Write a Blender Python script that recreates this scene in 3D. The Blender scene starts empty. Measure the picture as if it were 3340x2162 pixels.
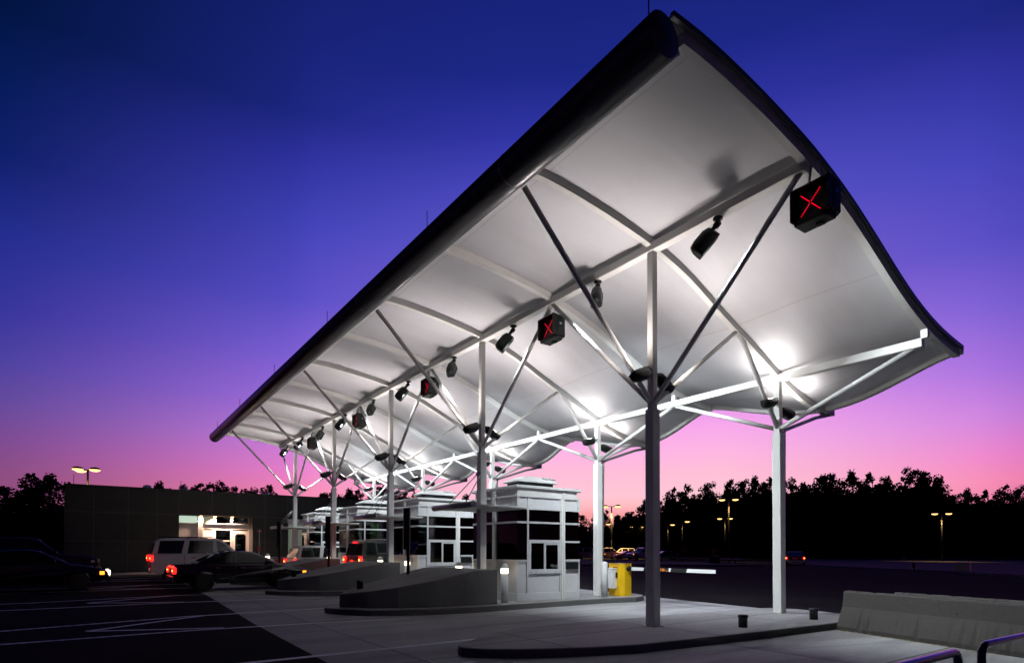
import bpy, bmesh, math, random
from mathutils import Vector, Matrix, Euler, Quaternion
random.seed(7)
sc = bpy.context.scene
COL = sc.collection
PI = math.pi

# ------------------------------------------------------------------ camera
cam_d = bpy.data.cameras.new('camera')
cam = bpy.data.objects.new('camera', cam_d)
COL.objects.link(cam)
cam_d.sensor_width = 36.0
cam_d.lens = 36.0 * 1916.58 / 3340
cam_d.shift_x = 26.3 / 3340
cam_d.shift_y = 673.9 / 3340
cam_d.clip_end = 3000
Rm = Matrix(((0.5761401131, 0.0152926358, 0.8172078716, 8.0315),
             (0.8173464434, -0.0140984698, -0.5759739792, -9.3691),
             (0.0027132202, 0.9997836608, -0.0206220755, 1.6763),
             (0, 0, 0, 1)))
cam.matrix_world = Rm
sc.camera = cam

# ------------------------------------------------------------------ world (clear dusk sky)
w = bpy.data.worlds.new('World')
sc.world = w
w.use_nodes = True
nt = w.node_tree
nt.nodes.clear()
def N(tree, typ, **kw):
    n = tree.nodes.new(typ)
    for k, v in kw.items():
        setattr(n, k, v)
    return n
tc = N(nt, 'ShaderNodeTexCoord')
sep = N(nt, 'ShaderNodeSeparateXYZ')
nt.links.new(tc.outputs['Generated'], sep.inputs[0])
def ramp(tree, stops, interp='LINEAR'):
    r = N(tree, 'ShaderNodeValToRGB')
    cr = r.color_ramp
    cr.interpolation = interp
    while len(cr.elements) < len(stops):
        cr.elements.new(0.5)
    for e, (p, c) in zip(cr.elements, stops):
        e.position = p
        e.color = (c[0], c[1], c[2], 1)
    return r
SUNSET = [(0.0, (.85, .25, .22)), (.06, (.98, .36, .38)), (.075, (1, .50, .53)), (.09, (1, .57, .66)), (.13, (1, .52, .69)),
          (.16, (1, .47, .78)), (.20, (.94, .39, .84)), (.25, (.68, .29, .82)), (.31, (.42, .195, .76)), (.38, (.22, .125, .66)),
          (.47, (.105, .092, .58)), (.53, (.066, .062, .49)), (.58, (.030, .035, .37)), (.635, (.012, .021, .24)), (.8, (.003, .01, .10)), (1, (.002, .008, .06))]
NIGHT = [(0.0, (.26, .07, .15)), (.096, (.215, .063, .20)), (.143, (.16, .06, .265)), (.193, (.092, .058, .305)), (.242, (.052, .046, .325)),
         (.296, (.027, .030, .305)), (.38, (.011, .023, .245)), (.456, (.0015, .011, .125)), (.523, (0, .009, .08)), (.582, (0, .0065, .043)), (1, (0, .004, .02))]
MID = [(0.0, (.80, .20, .32)), (.094, (.94, .245, .46)), (.125, (.86, .225, .61)), (.175, (.60, .22, .74)), (.231, (.385, .165, .74)), (.303, (.21, .12, .67)),
       (.376, (.10, .078, .57)), (.466, (.055, .055, .48)), (.534, (.028, .032, .35)), (.58, (.012, .02, .22)), (.8, (.002, .008, .09)), (1, (.001, .006, .05))]
r1 = ramp(nt, SUNSET)
r3 = ramp(nt, MID)
nt.links.new(sep.outputs['Z'], r3.inputs[0])
r2 = ramp(nt, NIGHT)
nt.links.new(sep.outputs['Z'], r1.inputs[0])
nt.links.new(sep.outputs['Z'], r2.inputs[0])
def M2(tree, op, a, b=None, clamp=False):
    m = N(tree, 'ShaderNodeMath', operation=op, use_clamp=clamp)
    for i, x in enumerate((a, b)):
        if x is None:
            continue
        if isinstance(x, (int, float)):
            m.inputs[i].default_value = x
        else:
            tree.links.new(x, m.inputs[i])
    return m.outputs[0]
# cosine of the horizontal angle from the sunset
hx = M2(nt, 'MULTIPLY', sep.outputs['X'], -0.698)
hy = M2(nt, 'MULTIPLY', sep.outputs['Y'], 0.716)
dot = M2(nt, 'ADD', hx, hy)
xx = M2(nt, 'MULTIPLY', sep.outputs['X'], sep.outputs['X'])
yy = M2(nt, 'MULTIPLY', sep.outputs['Y'], sep.outputs['Y'])
hl = M2(nt, 'MAXIMUM', M2(nt, 'SQRT', M2(nt, 'ADD', xx, yy)), 1e-4)
cosd = M2(nt, 'DIVIDE', dot, hl)
def maprange(src, a, b, c=0., d=1.):
    m = N(nt, 'ShaderNodeMapRange')
    m.inputs['From Min'].default_value = a; m.inputs['From Max'].default_value = b
    m.inputs['To Min'].default_value = c; m.inputs['To Max'].default_value = d
    nt.links.new(src, m.inputs[0])
    return m.outputs[0]
def mixc(f, a, b):
    m = N(nt, 'ShaderNodeMix', data_type='RGBA')
    nt.links.new(f, m.inputs[0]); nt.links.new(a, m.inputs[6]); nt.links.new(b, m.inputs[7])
    return m.outputs[2]
f1 = M2(nt, 'POWER', maprange(cosd, .57, .88), 1.55)
f2 = M2(nt, 'POWER', maprange(cosd, .855, .985), 1.25)
skyc = mixc(f2, mixc(f1, r2.outputs[0], r3.outputs[0]), r1.outputs[0])
# the half of the sky away from the sunset is nearly night
dim = maprange(cosd, .05, .62, .09, 1)
mulv = N(nt, 'ShaderNodeVectorMath', operation='SCALE')
nt.links.new(skyc, mulv.inputs[0]); nt.links.new(dim, mulv.inputs['Scale'])
bg = N(nt, 'ShaderNodeBackground')
bg.inputs[1].default_value = 1.0
nt.links.new(mulv.outputs[0], bg.inputs[0])
wo = N(nt, 'ShaderNodeOutputWorld')
nt.links.new(bg.outputs[0], wo.inputs[0])

sc.view_settings.view_transform = 'Standard'
sc.view_settings.look = 'None'
sc.view_settings.gamma = 1
sc.view_settings.exposure = 0
sc.render.engine = 'CYCLES'
sc.cycles.use_denoising = True
sc.cycles.sample_clamp_indirect = 4
sc.cycles.max_bounces = 6
sc.cycles.transparent_max_bounces = 12

# ------------------------------------------------------------------ materials
MATS = {}
def mat(name, base, rough=.5, metal=0., emit=None, es=0., noise=None, bump=None, spec=.5, coat=0.):
    """noise = (scale, amount[, detail]) varies the base colour; bump = (scale, strength)."""
    m = bpy.data.materials.new(name)
    m.use_nodes = True
    t = m.node_tree
    b = t.nodes['Principled BSDF']
    b.inputs['Base Color'].default_value = (*base, 1)
    b.inputs['Roughness'].default_value = rough
    b.inputs['Metallic'].default_value = metal
    b.inputs['Specular IOR Level'].default_value = spec
    b.inputs['Coat Weight'].default_value = coat
    if emit:
        b.inputs['Emission Color'].default_value = (*emit, 1)
        b.inputs['Emission Strength'].default_value = es
    co = N(t, 'ShaderNodeTexCoord')
    if noise:
        n = N(t, 'ShaderNodeTexNoise')
        n.inputs['Scale'].default_value = noise[0]
        n.inputs['Detail'].default_value = noise[2] if len(noise) > 2 else 6
        n.inputs['Roughness'].default_value = .65
        t.links.new(co.outputs['Object'], n.inputs['Vector'])
        a = noise[1]
        r = ramp(t, [(.3, [c * (1 - a) for c in base]), (.7, [min(1, c * (1 + a)) for c in base])])
        t.links.new(n.outputs['Fac'], r.inputs[0])
        t.links.new(r.outputs[0], b.inputs['Base Color'])
    if bump:
        n = N(t, 'ShaderNodeTexNoise')
        n.inputs['Scale'].default_value = bump[0]
        n.inputs['Detail'].default_value = 5
        t.links.new(co.outputs['Object'], n.inputs['Vector'])
        bp = N(t, 'ShaderNodeBump')
        bp.inputs['Strength'].default_value = bump[1]
        bp.inputs['Distance'].default_value = .02
        t.links.new(n.outputs['Fac'], bp.inputs['Height'])
        t.links.new(bp.outputs[0], b.inputs['Normal'])
    MATS[name] = m
    return m
white_steel = mat('white_painted_steel', (.85, .835, .80), .32, noise=(1.5, .05))
strut_paint = mat('white_strut_paint', (.82, .805, .775), .28, noise=(2, .05))
fabric = mat('canopy_membrane', (.72, .715, .745), .55, noise=(.35, .06, 3), bump=(1.1, .35))
def fabric_seams():
    t = fabric.node_tree; b = t.nodes['Principled BSDF']
    src = b.inputs['Base Color'].links[0].from_socket
    co = N(t, 'ShaderNodeTexCoord')
    br = N(t, 'ShaderNodeTexBrick'); br.offset = 0
    br.inputs['Color1'].default_value = (1, 1, 1, 1); br.inputs['Color2'].default_value = (.975, .975, .98, 1); br.inputs['Mortar'].default_value = (.86, .84, .78, 1)
    br.inputs['Scale'].default_value = 1; br.inputs['Mortar Size'].default_value = .018; br.inputs['Mortar Smooth'].default_value = .3
    br.inputs['Brick Width'].default_value = 3.2; br.inputs['Row Height'].default_value = 2.85
    mp = N(t, 'ShaderNodeMapping'); mp.inputs['Location'].default_value = (.0, -.08, 0)
    t.links.new(co.outputs['Object'], mp.inputs[0]); t.links.new(mp.outputs[0], br.inputs['Vector'])
    st = N(t, 'ShaderNodeTexNoise'); st.inputs['Scale'].default_value = 1.1; st.inputs['Detail'].default_value = 8
    mp2 = N(t, 'ShaderNodeMapping'); mp2.inputs['Scale'].default_value = (1.6, .35, .35)
    t.links.new(co.outputs['Object'], mp2.inputs[0]); t.links.new(mp2.outputs[0], st.inputs['Vector'])
    sr = ramp(t, [(.3, (.93, .925, .91)), (.6, (1.0, 1.0, 1.0))]); t.links.new(st.outputs['Fac'], sr.inputs[0])
    m1 = N(t, 'ShaderNodeMix', data_type='RGBA', blend_type='MULTIPLY'); m1.inputs[0].default_value = 1
    m2 = N(t, 'ShaderNodeMix', data_type='RGBA', blend_type='MULTIPLY'); m2.inputs[0].default_value = 1
    t.links.new(src, m1.inputs[6]); t.links.new(br.outputs['Color'], m1.inputs[7])
    t.links.new(m1.outputs[2], m2.inputs[6]); t.links.new(sr.outputs[0], m2.inputs[7])
    t.links.new(m2.outputs[2], b.inputs['Base Color'])
fabric_seams()
tube_metal = mat('grey_tube_metal', (.16, .16, .165), .30, metal=.45, noise=(3, .08), bump=(14, .05))
dark_metal = mat('black_housing', (.008, .010, .009), .42, spec=.3)
grey_metal = mat('galvanised_metal', (.45, .45, .46), .35, metal=.6)
lens_warm = mat('lit_flood_lens', (.9, .9, .85), .2, emit=(1, .9, .78), es=14)
lens_cool = mat('lit_flood_lens_cool', (.9, .9, .85), .2, emit=(.92, .97, 1), es=26)
booth_paint = mat('booth_grey_paint', (.66, .655, .66), .42, noise=(4, .05))
booth_light = mat('booth_white_trim', (.72, .71, .68), .38, noise=(3, .04))
alu = mat('aluminium_frame', (.7, .7, .71), .35, metal=.2)
booth_dark = mat('booth_interior', (.10, .10, .10), .8)
teal_reflection = mat('column_reflection', (.6, .72, .69), .6)  # teal of lit columns mirrored in the panes, put into a colour
yellow_paint = mat('yellow_paint', (.72, .43, .005), .35, noise=(3, .06))
yellow_kerb = mat('yellow_kerb_paint', (.55, .33, .02), .6, noise=(6, .2))
plain_white = mat('white_plastic', (.75, .75, .74), .4)
black_pipe = mat('black_plastic_pipe', (.012, .013, .015), .25)
rail_paint = mat('dark_gloss_paint', (.045, .04, .05), .12, metal=.0, coat=.6)
bulb = mat('lit_bollard_glass', (.9, .85, .75), .3, emit=(1, .86, .62), es=7)
led_red = mat('red_led', (.2, 0, 0), .4, emit=(1, .0, .02), es=1.3)
tail_red = mat('lit_tail_lamp', (.3, .005, .005), .25, emit=(1, .012, .01), es=3.2)
tail_core = mat('bright_lamp_core', (.6, .3, .1), .25, emit=(1, .45, .08), es=6)
tail_off = mat('tail_lamp', (.22, .008, .008), .2)
amber = mat('lit_amber_lamp', (.5, .2, .02), .25, emit=(1, .30, .02), es=2.8)
head_on = mat('lit_headlamp', (.9, .9, .85), .15, emit=(1, .85, .65), es=4)
head_off = mat('headlamp_glass', (.45, .45, .43), .08, spec=.8)
sodium = mat('sodium_lamp', (1, .7, .3), .3, emit=(1, .56, .17), es=3.2)
warm_lamp = mat('warm_downlight', (1, .7, .4), .3, emit=(1, .5, .2), es=10)
glow_pane = mat('lit_room_glass', (.6, .7, .62), .2, emit=(.55, .72, .58), es=.85)
dim_pane = mat('dim_room_glass', (.3, .36, .3), .2, emit=(.5, .6, .45), es=.16)
rubber = mat('tyre_rubber', (.012, .012, .012), .8)
rim_metal = mat('wheel_rim', (.30, .30, .31), .3, metal=.8)
car_glass = mat('car_glass', (.012, .014, .015), .04, spec=.6)
chrome = mat('chrome', (.6, .6, .62), .12, metal=1)
trunk_m = mat('bark', (.035, .025, .02), .9)
leaf_m = mat('foliage', (.022, .032, .012), .9, noise=(3, .3))
grass_m = mat('verge_grass', (.016, .018, .006), .95, noise=(2, .35), bump=(9, .5))
sign_yellow = mat('yellow_sign_sheet', (.65, .36, .02), .4)
sign_black = mat('black_ink', (.01, .01, .01), .5)
orange_ink = mat('orange_tape', (.75, .22, .01), .45)
alarm_red = mat('red_alarm_paint', (.35, .03, .02), .4)
kerb_conc = None

def concrete(name, base, joint=None, stain=.25, rough=.82):
    m = bpy.data.materials.new(name)
    m.use_nodes = True
    t = m.node_tree
    b = t.nodes['Principled BSDF']
    b.inputs['Roughness'].default_value = rough
    co = N(t, 'ShaderNodeTexCoord')
    n1 = N(t, 'ShaderNodeTexNoise'); n1.inputs['Scale'].default_value = .55; n1.inputs['Detail'].default_value = 8; n1.inputs['Roughness'].default_value = .7
    n2 = N(t, 'ShaderNodeTexNoise'); n2.inputs['Scale'].default_value = 22; n2.inputs['Detail'].default_value = 4
    n3 = N(t, 'ShaderNodeTexVoronoi'); n3.inputs['Scale'].default_value = 2.3
    mp = N(t, 'ShaderNodeMapping'); mp.inputs['Scale'].default_value = (1.0, .28, 1)
    t.links.new(co.outputs['Object'], mp.inputs[0])
    t.links.new(mp.outputs[0], n1.inputs['Vector'])
    for n in (n2, n3):
        t.links.new(co.outputs['Object'], n.inputs['Vector'])
    r = ramp(t, [(.28, [c * (1 - stain) for c in base]), (.52, base), (.74, [c * (1 + stain * .7) for c in base])])
    t.links.new(n1.outputs['Fac'], r.inputs[0])
    g = ramp(t, [(.35, (.88, .88, .88)), (.65, (1.08, 1.08, 1.08))])
    t.links.new(n2.outputs['Fac'], g.inputs[0])
    mul = N(t, 'ShaderNodeMix', data_type='RGBA', blend_type='MULTIPLY'); mul.inputs[0].default_value = 1
    t.links.new(r.outputs[0], mul.inputs[6]); t.links.new(g.outputs[0], mul.inputs[7])
    sp = ramp(t, [(.03, (.10, .10, .10)), (.05, (1, 1, 1))])
    t.links.new(n3.outputs['Distance'], sp.inputs[0])
    mul2 = N(t, 'ShaderNodeMix', data_type='RGBA', blend_type='MULTIPLY'); mul2.inputs[0].default_value = .8
    t.links.new(mul.outputs[2], mul2.inputs[6]); t.links.new(sp.outputs[0], mul2.inputs[7])
    n4 = N(t, 'ShaderNodeTexNoise'); n4.inputs['Scale'].default_value = .45; n4.inputs['Detail'].default_value = 10; n4.inputs['Roughness'].default_value = .6; n4.inputs['Distortion'].default_value = .6
    mp4 = N(t, 'ShaderNodeMapping'); mp4.inputs['Scale'].default_value = (1.3, .22, 1); mp4.inputs['Location'].default_value = (3, 7, 0)
    t.links.new(co.outputs['Object'], mp4.inputs[0]); t.links.new(mp4.outputs[0], n4.inputs['Vector'])
    r4 = ramp(t, [(.36, (.55, .54, .53)), (.5, (1, 1, 1)), (.66, (1.0, 1.0, 1.0)), (.72, (1.16, 1.15, 1.13))])
    t.links.new(n4.outputs['Fac'], r4.inputs[0])
    mul4 = N(t, 'ShaderNodeMix', data_type='RGBA', blend_type='MULTIPLY'); mul4.inputs[0].default_value = 1
    t.links.new(mul2.outputs[2], mul4.inputs[6]); t.links.new(r4.outputs[0], mul4.inputs[7])
    last = mul4.outputs[2]
    if joint:
        br = N(t, 'ShaderNodeTexBrick')
        br.offset = 0
        br.inputs['Color1'].default_value = (1, 1, 1, 1); br.inputs['Color2'].default_value = (.80, .80, .82, 1)
        br.inputs['Mortar'].default_value = (.18, .18, .18, 1)
        br.inputs['Scale'].default_value = 1
        br.inputs['Mortar Size'].default_value = .018
        br.inputs['Brick Width'].default_value = joint[0]; br.inputs['Row Height'].default_value = joint[1]
        t.links.new(co.outputs['Object'], br.inputs['Vector'])
        mul3 = N(t, 'ShaderNodeMix', data_type='RGBA', blend_type='MULTIPLY'); mul3.inputs[0].default_value = 1
        t.links.new(last, mul3.inputs[6]); t.links.new(br.outputs['Color'], mul3.inputs[7])
        last = mul3.outputs[2]
    t.links.new(last, b.inputs['Base Color'])
    bp = N(t, 'ShaderNodeBump'); bp.inputs['Strength'].default_value = .25; bp.inputs['Distance'].default_value = .01
    t.links.new(n2.outputs['Fac'], bp.inputs['Height']); t.links.new(bp.outputs[0], b.inputs['Normal'])
    MATS[name] = m
    return m
paving = concrete('concrete_paving', (.38, .375, .375), (4.1, 5.2), .42)
island_m = concrete('island_concrete', (.35, .345, .335), (9.0, 3.1), .34)
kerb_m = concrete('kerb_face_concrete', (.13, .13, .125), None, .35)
ramp_m = concrete('ramp_concrete', (.15, .15, .145), None, .3)
barrier_m = concrete('weathered_barrier_concrete', (.044, .040, .034), None, .45)
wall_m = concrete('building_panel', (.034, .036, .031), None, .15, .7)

def asphalt_mat():
    m = bpy.data.materials.new('asphalt'); m.use_nodes = True
    t = m.node_tree; b = t.nodes['Principled BSDF']
    b.inputs['Roughness'].default_value = .95; b.inputs['Specular IOR Level'].default_value = .02
    co = N(t, 'ShaderNodeTexCoord')
    n = N(t, 'ShaderNodeTexNoise'); n.inputs['Scale'].default_value = .25; n.inputs['Detail'].default_value = 8
    n2 = N(t, 'ShaderNodeTexNoise'); n2.inputs['Scale'].default_value = 60
    t.links.new(co.outputs['Object'], n.inputs['Vector']); t.links.new(co.outputs['Object'], n2.inputs['Vector'])
    r = ramp(t, [(.3, (.007, .007, .007)), (.7, (.015, .0145, .014))])
    t.links.new(n.outputs['Fac'], r.inputs[0]); t.links.new(r.outputs[0], b.inputs['Base Color'])
    bp = N(t, 'ShaderNodeBump'); bp.inputs['Strength'].default_value = .4; bp.inputs['Distance'].default_value = .01
    t.links.new(n2.outputs['Fac'], bp.inputs['Height']); t.links.new(bp.outputs[0], b.inputs['Normal'])
    return m
asphalt = asphalt_mat()

def paint_mat():
    m = bpy.data.materials.new('road_paint'); m.use_nodes = True
    t = m.node_tree; b = t.nodes['Principled BSDF']
    b.inputs['Roughness'].default_value = .6
    co = N(t, 'ShaderNodeTexCoord')
    n = N(t, 'ShaderNodeTexNoise'); n.inputs['Scale'].default_value = 9; n.inputs['Detail'].default_value = 8; n.inputs['Roughness'].default_value = .75
    t.links.new(co.outputs['Object'], n.inputs['Vector'])
    r = ramp(t, [(.32, (.42, .42, .44)), (.46, (.80, .80, .82))])
    t.links.new(n.outputs['Fac'], r.inputs[0]); t.links.new(r.outputs[0], b.inputs['Base Color'])
    return m
road_paint = paint_mat()

def glass_mat(name, tint, refl=.9):
    m = bpy.data.materials.new(name); m.use_nodes = True
    t = m.node_tree
    t.nodes.clear()
    out = N(t, 'ShaderNodeOutputMaterial')
    tr = N(t, 'ShaderNodeBsdfTransparent'); tr.inputs[0].default_value = (*tint, 1)
    gl = N(t, 'ShaderNodeBsdfGlossy'); gl.inputs['Roughness'].default_value = .01; gl.inputs[0].default_value = (refl, refl, refl, 1)
    fr = N(t, 'ShaderNodeFresnel'); fr.inputs[0].default_value = 1.55
    mx = N(t, 'ShaderNodeMixShader')
    t.links.new(fr.outputs[0], mx.inputs[0]); t.links.new(tr.outputs[0], mx.inputs[1]); t.links.new(gl.outputs[0], mx.inputs[2])
    t.links.new(mx.outputs[0], out.inputs[0])
    return m
booth_glass = glass_mat('tinted_glass', (.20, .30, .28))
entry_glass = glass_mat('entry_glass', (.22, .27, .25))

def car_paint(name, base, rough=.25, metal=.3):
    return mat(name, base, rough, metal=metal, coat=.7)

# ------------------------------------------------------------------ mesh helpers
class MB:
    def __init__(self):
        self.bm = bmesh.new()
    def box(self, a, b):
        x0, y0, z0 = (min(a[i], b[i]) for i in range(3))
        x1, y1, z1 = (max(a[i], b[i]) for i in range(3))
        v = [self.bm.verts.new(p) for p in ((x0, y0, z0), (x1, y0, z0), (x1, y1, z0), (x0, y1, z0), (x0, y0, z1), (x1, y0, z1), (x1, y1, z1), (x0, y1, z1))]
        for f in ((3, 2, 1, 0), (4, 5, 6, 7), (0, 1, 5, 4), (1, 2, 6, 5), (2, 3, 7, 6), (3, 0, 4, 7)):
            self.bm.faces.new([v[i] for i in f])
        return self
    def bar(self, p0, p1, wd, ht, up=(0, 0, 1)):
        p0, p1 = Vector(p0), Vector(p1)
        d = (p1 - p0).normalized()
        s = d.cross(Vector(up)).normalized()
        u = s.cross(d).normalized()
        vs = []
        for p in (p0, p1):
            for a, b in ((-1, -1), (1, -1), (1, 1), (-1, 1)):
                vs.append(self.bm.verts.new(p + s * a * wd / 2 + u * b * ht / 2))
        for f in ((3, 2, 1, 0), (4, 5, 6, 7), (0, 1, 5, 4), (1, 2, 6, 5), (2, 3, 7, 6), (3, 0, 4, 7)):
            self.bm.faces.new([vs[i] for i in f])
        return self
    def tube(self, pts, r, n=14, caps=True):
        pts = [Vector(p) for p in pts]
        rs = r if isinstance(r, (list, tuple)) else [r] * len(pts)
        rings = []
        ref = None
        for i, p in enumerate(pts):
            d = (pts[min(i + 1, len(pts) - 1)] - pts[max(i - 1, 0)]).normalized()
            if ref is None:
                ref = Vector((0, 0, 1)) if abs(d.z) < .9 else Vector((1, 0, 0))
            s = d.cross(ref).normalized()
            u = s.cross(d).normalized()
            ref = u
            rings.append([self.bm.verts.new(p + (s * math.cos(2 * PI * k / n) + u * math.sin(2 * PI * k / n)) * rs[i]) for k in range(n)])
        for a, b in zip(rings, rings[1:]):
            for k in range(n):
                f = self.bm.faces.new((a[k], a[(k + 1) % n], b[(k + 1) % n], b[k])); f.smooth = True
        if caps:
            self.bm.faces.new(rings[0][::-1]); self.bm.faces.new(rings[-1])
        return self
    def lathe(self, prof, c=(0, 0, 0), n=20, axis='Z', smooth=True):
        c = Vector(c)
        rings = []
        for r, h in prof:
            ring = []
            for k in range(n):
                a = 2 * PI * k / n
                x, y = r * math.cos(a), r * math.sin(a)
                p = {'Z': (x, y, h), 'X': (h, x, y), 'Y': (y, h, x)}[axis]
                ring.append(self.bm.verts.new(c + Vector(p)))
            rings.append(ring)
        for a, b in zip(rings, rings[1:]):
            for k in range(n):
                f = self.bm.faces.new((a[k], a[(k + 1) % n], b[(k + 1) % n], b[k])); f.smooth = smooth
        if prof[0][0] > 1e-5:
            self.bm.faces.new(rings[0][::-1])
        if prof[-1][0] > 1e-5:
            self.bm.faces.new(rings[-1])
        return self
    def prism(self, poly, z0, z1):
        """poly of (x, y) counter-clockwise; z0/z1 numbers"""
        b = [self.bm.verts.new((x, y, z0)) for x, y in poly]
        t = [self.bm.verts.new((x, y, z1)) for x, y in poly]
        n = len(poly)
        self.bm.faces.new(b[::-1]); self.bm.faces.new(t)
        for i in range(n):
            self.bm.faces.new((b[i], b[(i + 1) % n], t[(i + 1) % n], t[i]))
        return self
    def face(self, pts):
        self.bm.faces.new([self.bm.verts.new(p) for p in pts])
        return self
    def build(self, name, m, parent=None, loc=None, bevel=0, seg=2, fix=True, xf=None):
        bm = self.bm
        if xf is not None:
            bm.transform(xf)
        if fix:
            bmesh.ops.recalc_face_normals(bm, faces=bm.faces[:])
        me = bpy.data.meshes.new(name)
        bm.to_mesh(me); bm.free()
        o = bpy.data.objects.new(name, me)
        me.materials.append(m)
        COL.objects.link(o)
        if parent:
            o.parent = parent
        if loc:
            o.location = loc
        if bevel:
            b = o.modifiers.new('bevel', 'BEVEL')
            b.width = bevel; b.segments = seg; b.limit_method = 'ANGLE'; b.angle_limit = math.radians(35)
        return o

def thing(name, label, cat, loc=(0, 0, 0), rot=(0, 0, 0), group=None):
    o = bpy.data.objects.new(name, None)
    o.empty_display_size = .2
    COL.objects.link(o)
    o.location = loc; o.rotation_euler = rot
    return tag(o, label, cat, group)
def tag(o, label, cat, group=None):
    o['label'] = label; o['category'] = cat
    if group:
        o['group'] = group
    return o
def structure(o):
    o['kind'] = 'structure'
    return o
def dup(src, parent=None):
    c = src.copy()
    COL.objects.link(c)
    if parent:
        c.parent = parent
    for ch in src.children:
        dup(ch, c)
    return c
def place(src, first, loc, rot=(0, 0, 0), label=None, group=None):
    o = src if first else dup(src)
    o.location = loc; o.rotation_euler = rot
    if label:
        o['label'] = label
    if group:
        o['group'] = group
    return o
def text_mesh(s, size, name, m, parent, xf):
    cu = bpy.data.curves.new('lettering', 'FONT')
    cu.body = s; cu.size = size; cu.extrude = .002; cu.resolution_u = 3
    tmp = bpy.data.objects.new('lettering_tmp', cu)
    COL.objects.link(tmp)
    bpy.context.view_layer.update()
    me = bpy.data.meshes.new_from_object(tmp)
    bpy.data.objects.remove(tmp)
    me.transform(xf)
    me.materials.clear(); me.materials.append(m)
    o = bpy.data.objects.new(name, me)
    COL.objects.link(o); o.parent = parent
    return o
def spot(name, parent, watts, col, size_deg, blend=.6, loc=(0, 0, 0), rot=(0, 0, 0), rad=.12):
    l = bpy.data.lights.new(name, 'SPOT')
    l.energy = watts; l.color = col; l.spot_size = math.radians(size_deg); l.spot_blend = blend; l.shadow_soft_size = rad
    o = bpy.data.objects.new(name, l)
    COL.objects.link(o); o.parent = parent; o.location = loc; o.rotation_euler = rot
    return o
def point(name, parent, watts, col, loc=(0, 0, 0), rad=.1):
    l = bpy.data.lights.new(name, 'POINT')
    l.energy = watts; l.color = col; l.shadow_soft_size = rad
    o = bpy.data.objects.new(name, l)
    COL.objects.link(o); o.parent = parent; o.location = loc
    return o
def aim(v):
    return Vector(v).normalized().to_track_quat('Z', 'Y').to_euler()

# ------------------------------------------------------------------ ground: it rises slightly towards the far booths
GZ = [(400, 0), (-6.2, 0), (-13.2, .10), (-19.8, .16), (-26, .18), (-700, .18)]
def gz(x):
    for (xa, za), (xb, zb) in zip(GZ, GZ[1:]):
        if x >= xb:
            return za + (zb - za) * (xa - x) / (xa - xb)
    return .18
def sheet(name, m, poly, dz, xs=(-6.2, -13.2, -19.8, -26)):
    """flat polygon laid on the ground at dz above it, cut where the ground bends"""
    bm = bmesh.new()
    bm.faces.new([bm.verts.new((x, y, 0)) for x, y in poly])
    for x in xs:
        bmesh.ops.bisect_plane(bm, geom=bm.verts[:] + bm.edges[:] + bm.faces[:], plane_co=(x, 0, 0), plane_no=(1, 0, 0))
    for v in bm.verts:
        v.co.z = gz(v.co.x) + dz
    mb = MB(); mb.bm.free(); mb.bm = bm
    o = mb.build(name, m)
    for p in o.data.polygons:
        if p.normal.z < 0:
            o.data.flip_normals(); break
    return o
structure(sheet('ground', asphalt, [(-700, -500), (400, -500), (400, 700), (-700, 700)], 0))
structure(sheet('concrete_apron', paving, [(-29.5, -5.72), (-16, -6.02), (15, -6.9), (15, 4.6), (2.6, 6.2), (-1.5, 6.75), (-6, 7.3), (-29.5, 8.6)], .004))

# painted lines
lines = MB()
def stripe(pts, wd=.13, dz=.008):
    pts = [Vector((x, y, 0)) for x, y in pts]
    L, Rr = [], []
    for i, p in enumerate(pts):
        d = (pts[min(i + 1, len(pts) - 1)] - pts[max(i - 1, 0)]).normalized()
        n = Vector((d.y, -d.x, 0)) * wd / 2
        L.append(p + n); Rr.append(p - n)
    for i in range(len(pts) - 1):
        q = [L[i], L[i + 1], Rr[i + 1], Rr[i]]
        lines.face([(v.x, v.y, gz(v.x) + dz) for v in q])
for k in range(1, 5):
    ox = -6.4 * (k - 1)
    stripe([(ox - 5.48, -45), (ox - 5.5, -10.6), (ox - 5.66, -7.6), (ox - 5.5, -5.3), (ox - 5.15, -2.9)])
    stripe([(ox - 7.2, -45), (ox - 7.5, -10.8), (ox - 8.28, -7.4), (ox - 8.4, -4.4), (ox - 8.55, -3.4)])
    stripe([(ox - 5.72, -7.0), (ox - 6.62, -9.4)], .13, .012)
    stripe([(ox - 8.24, -7.0), (ox - 6.60, -9.4)], .13, .016)
stripe([(-1.22, -30), (-1.28, -6.6), (-1.36, -3.2)], .15)
stripe([(1.15, -30), (1.1, -6.6), (.5, -4.6)], .15)
structure(lines.build('road_marking', road_paint, fix=False))

# ------------------------------------------------------------------ traffic islands
def boat(xc, half_r, half_l, y0, y1, tipx=0):
    """pointed at the front (y0), rounded at the back (y1)"""
    pts = []
    for t in (0, .03, .10, .22, .38, .60, .85, 1.0):
        pts.append((xc + tipx + (half_r - tipx) * math.sin(t * PI / 2) ** .75, y0 + (3.4) * (1 - math.cos(t * PI / 2))))
    for t in range(1, 10):
        a = t / 10 * PI / 2
        pts.append((xc + half_r * math.cos(a) ** .6 if t < 9.5 else xc, y1 - 1.0 + 1.0 * math.sin(a)))
    left = []
    for t in (0, .03, .10, .22, .38, .60, .85, 1.0):
        left.append((xc + tipx - (half_l + tipx) * math.sin(t * PI / 2) ** .75, y0 + (3.4) * (1 - math.cos(t * PI / 2))))
    for t in range(1, 10):
        a = t / 10 * PI / 2
        left.append((xc - half_l * math.cos(a) ** .6, y1 - 1.0 + 1.0 * math.sin(a)))
    return pts + left[1:][::-1]
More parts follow.
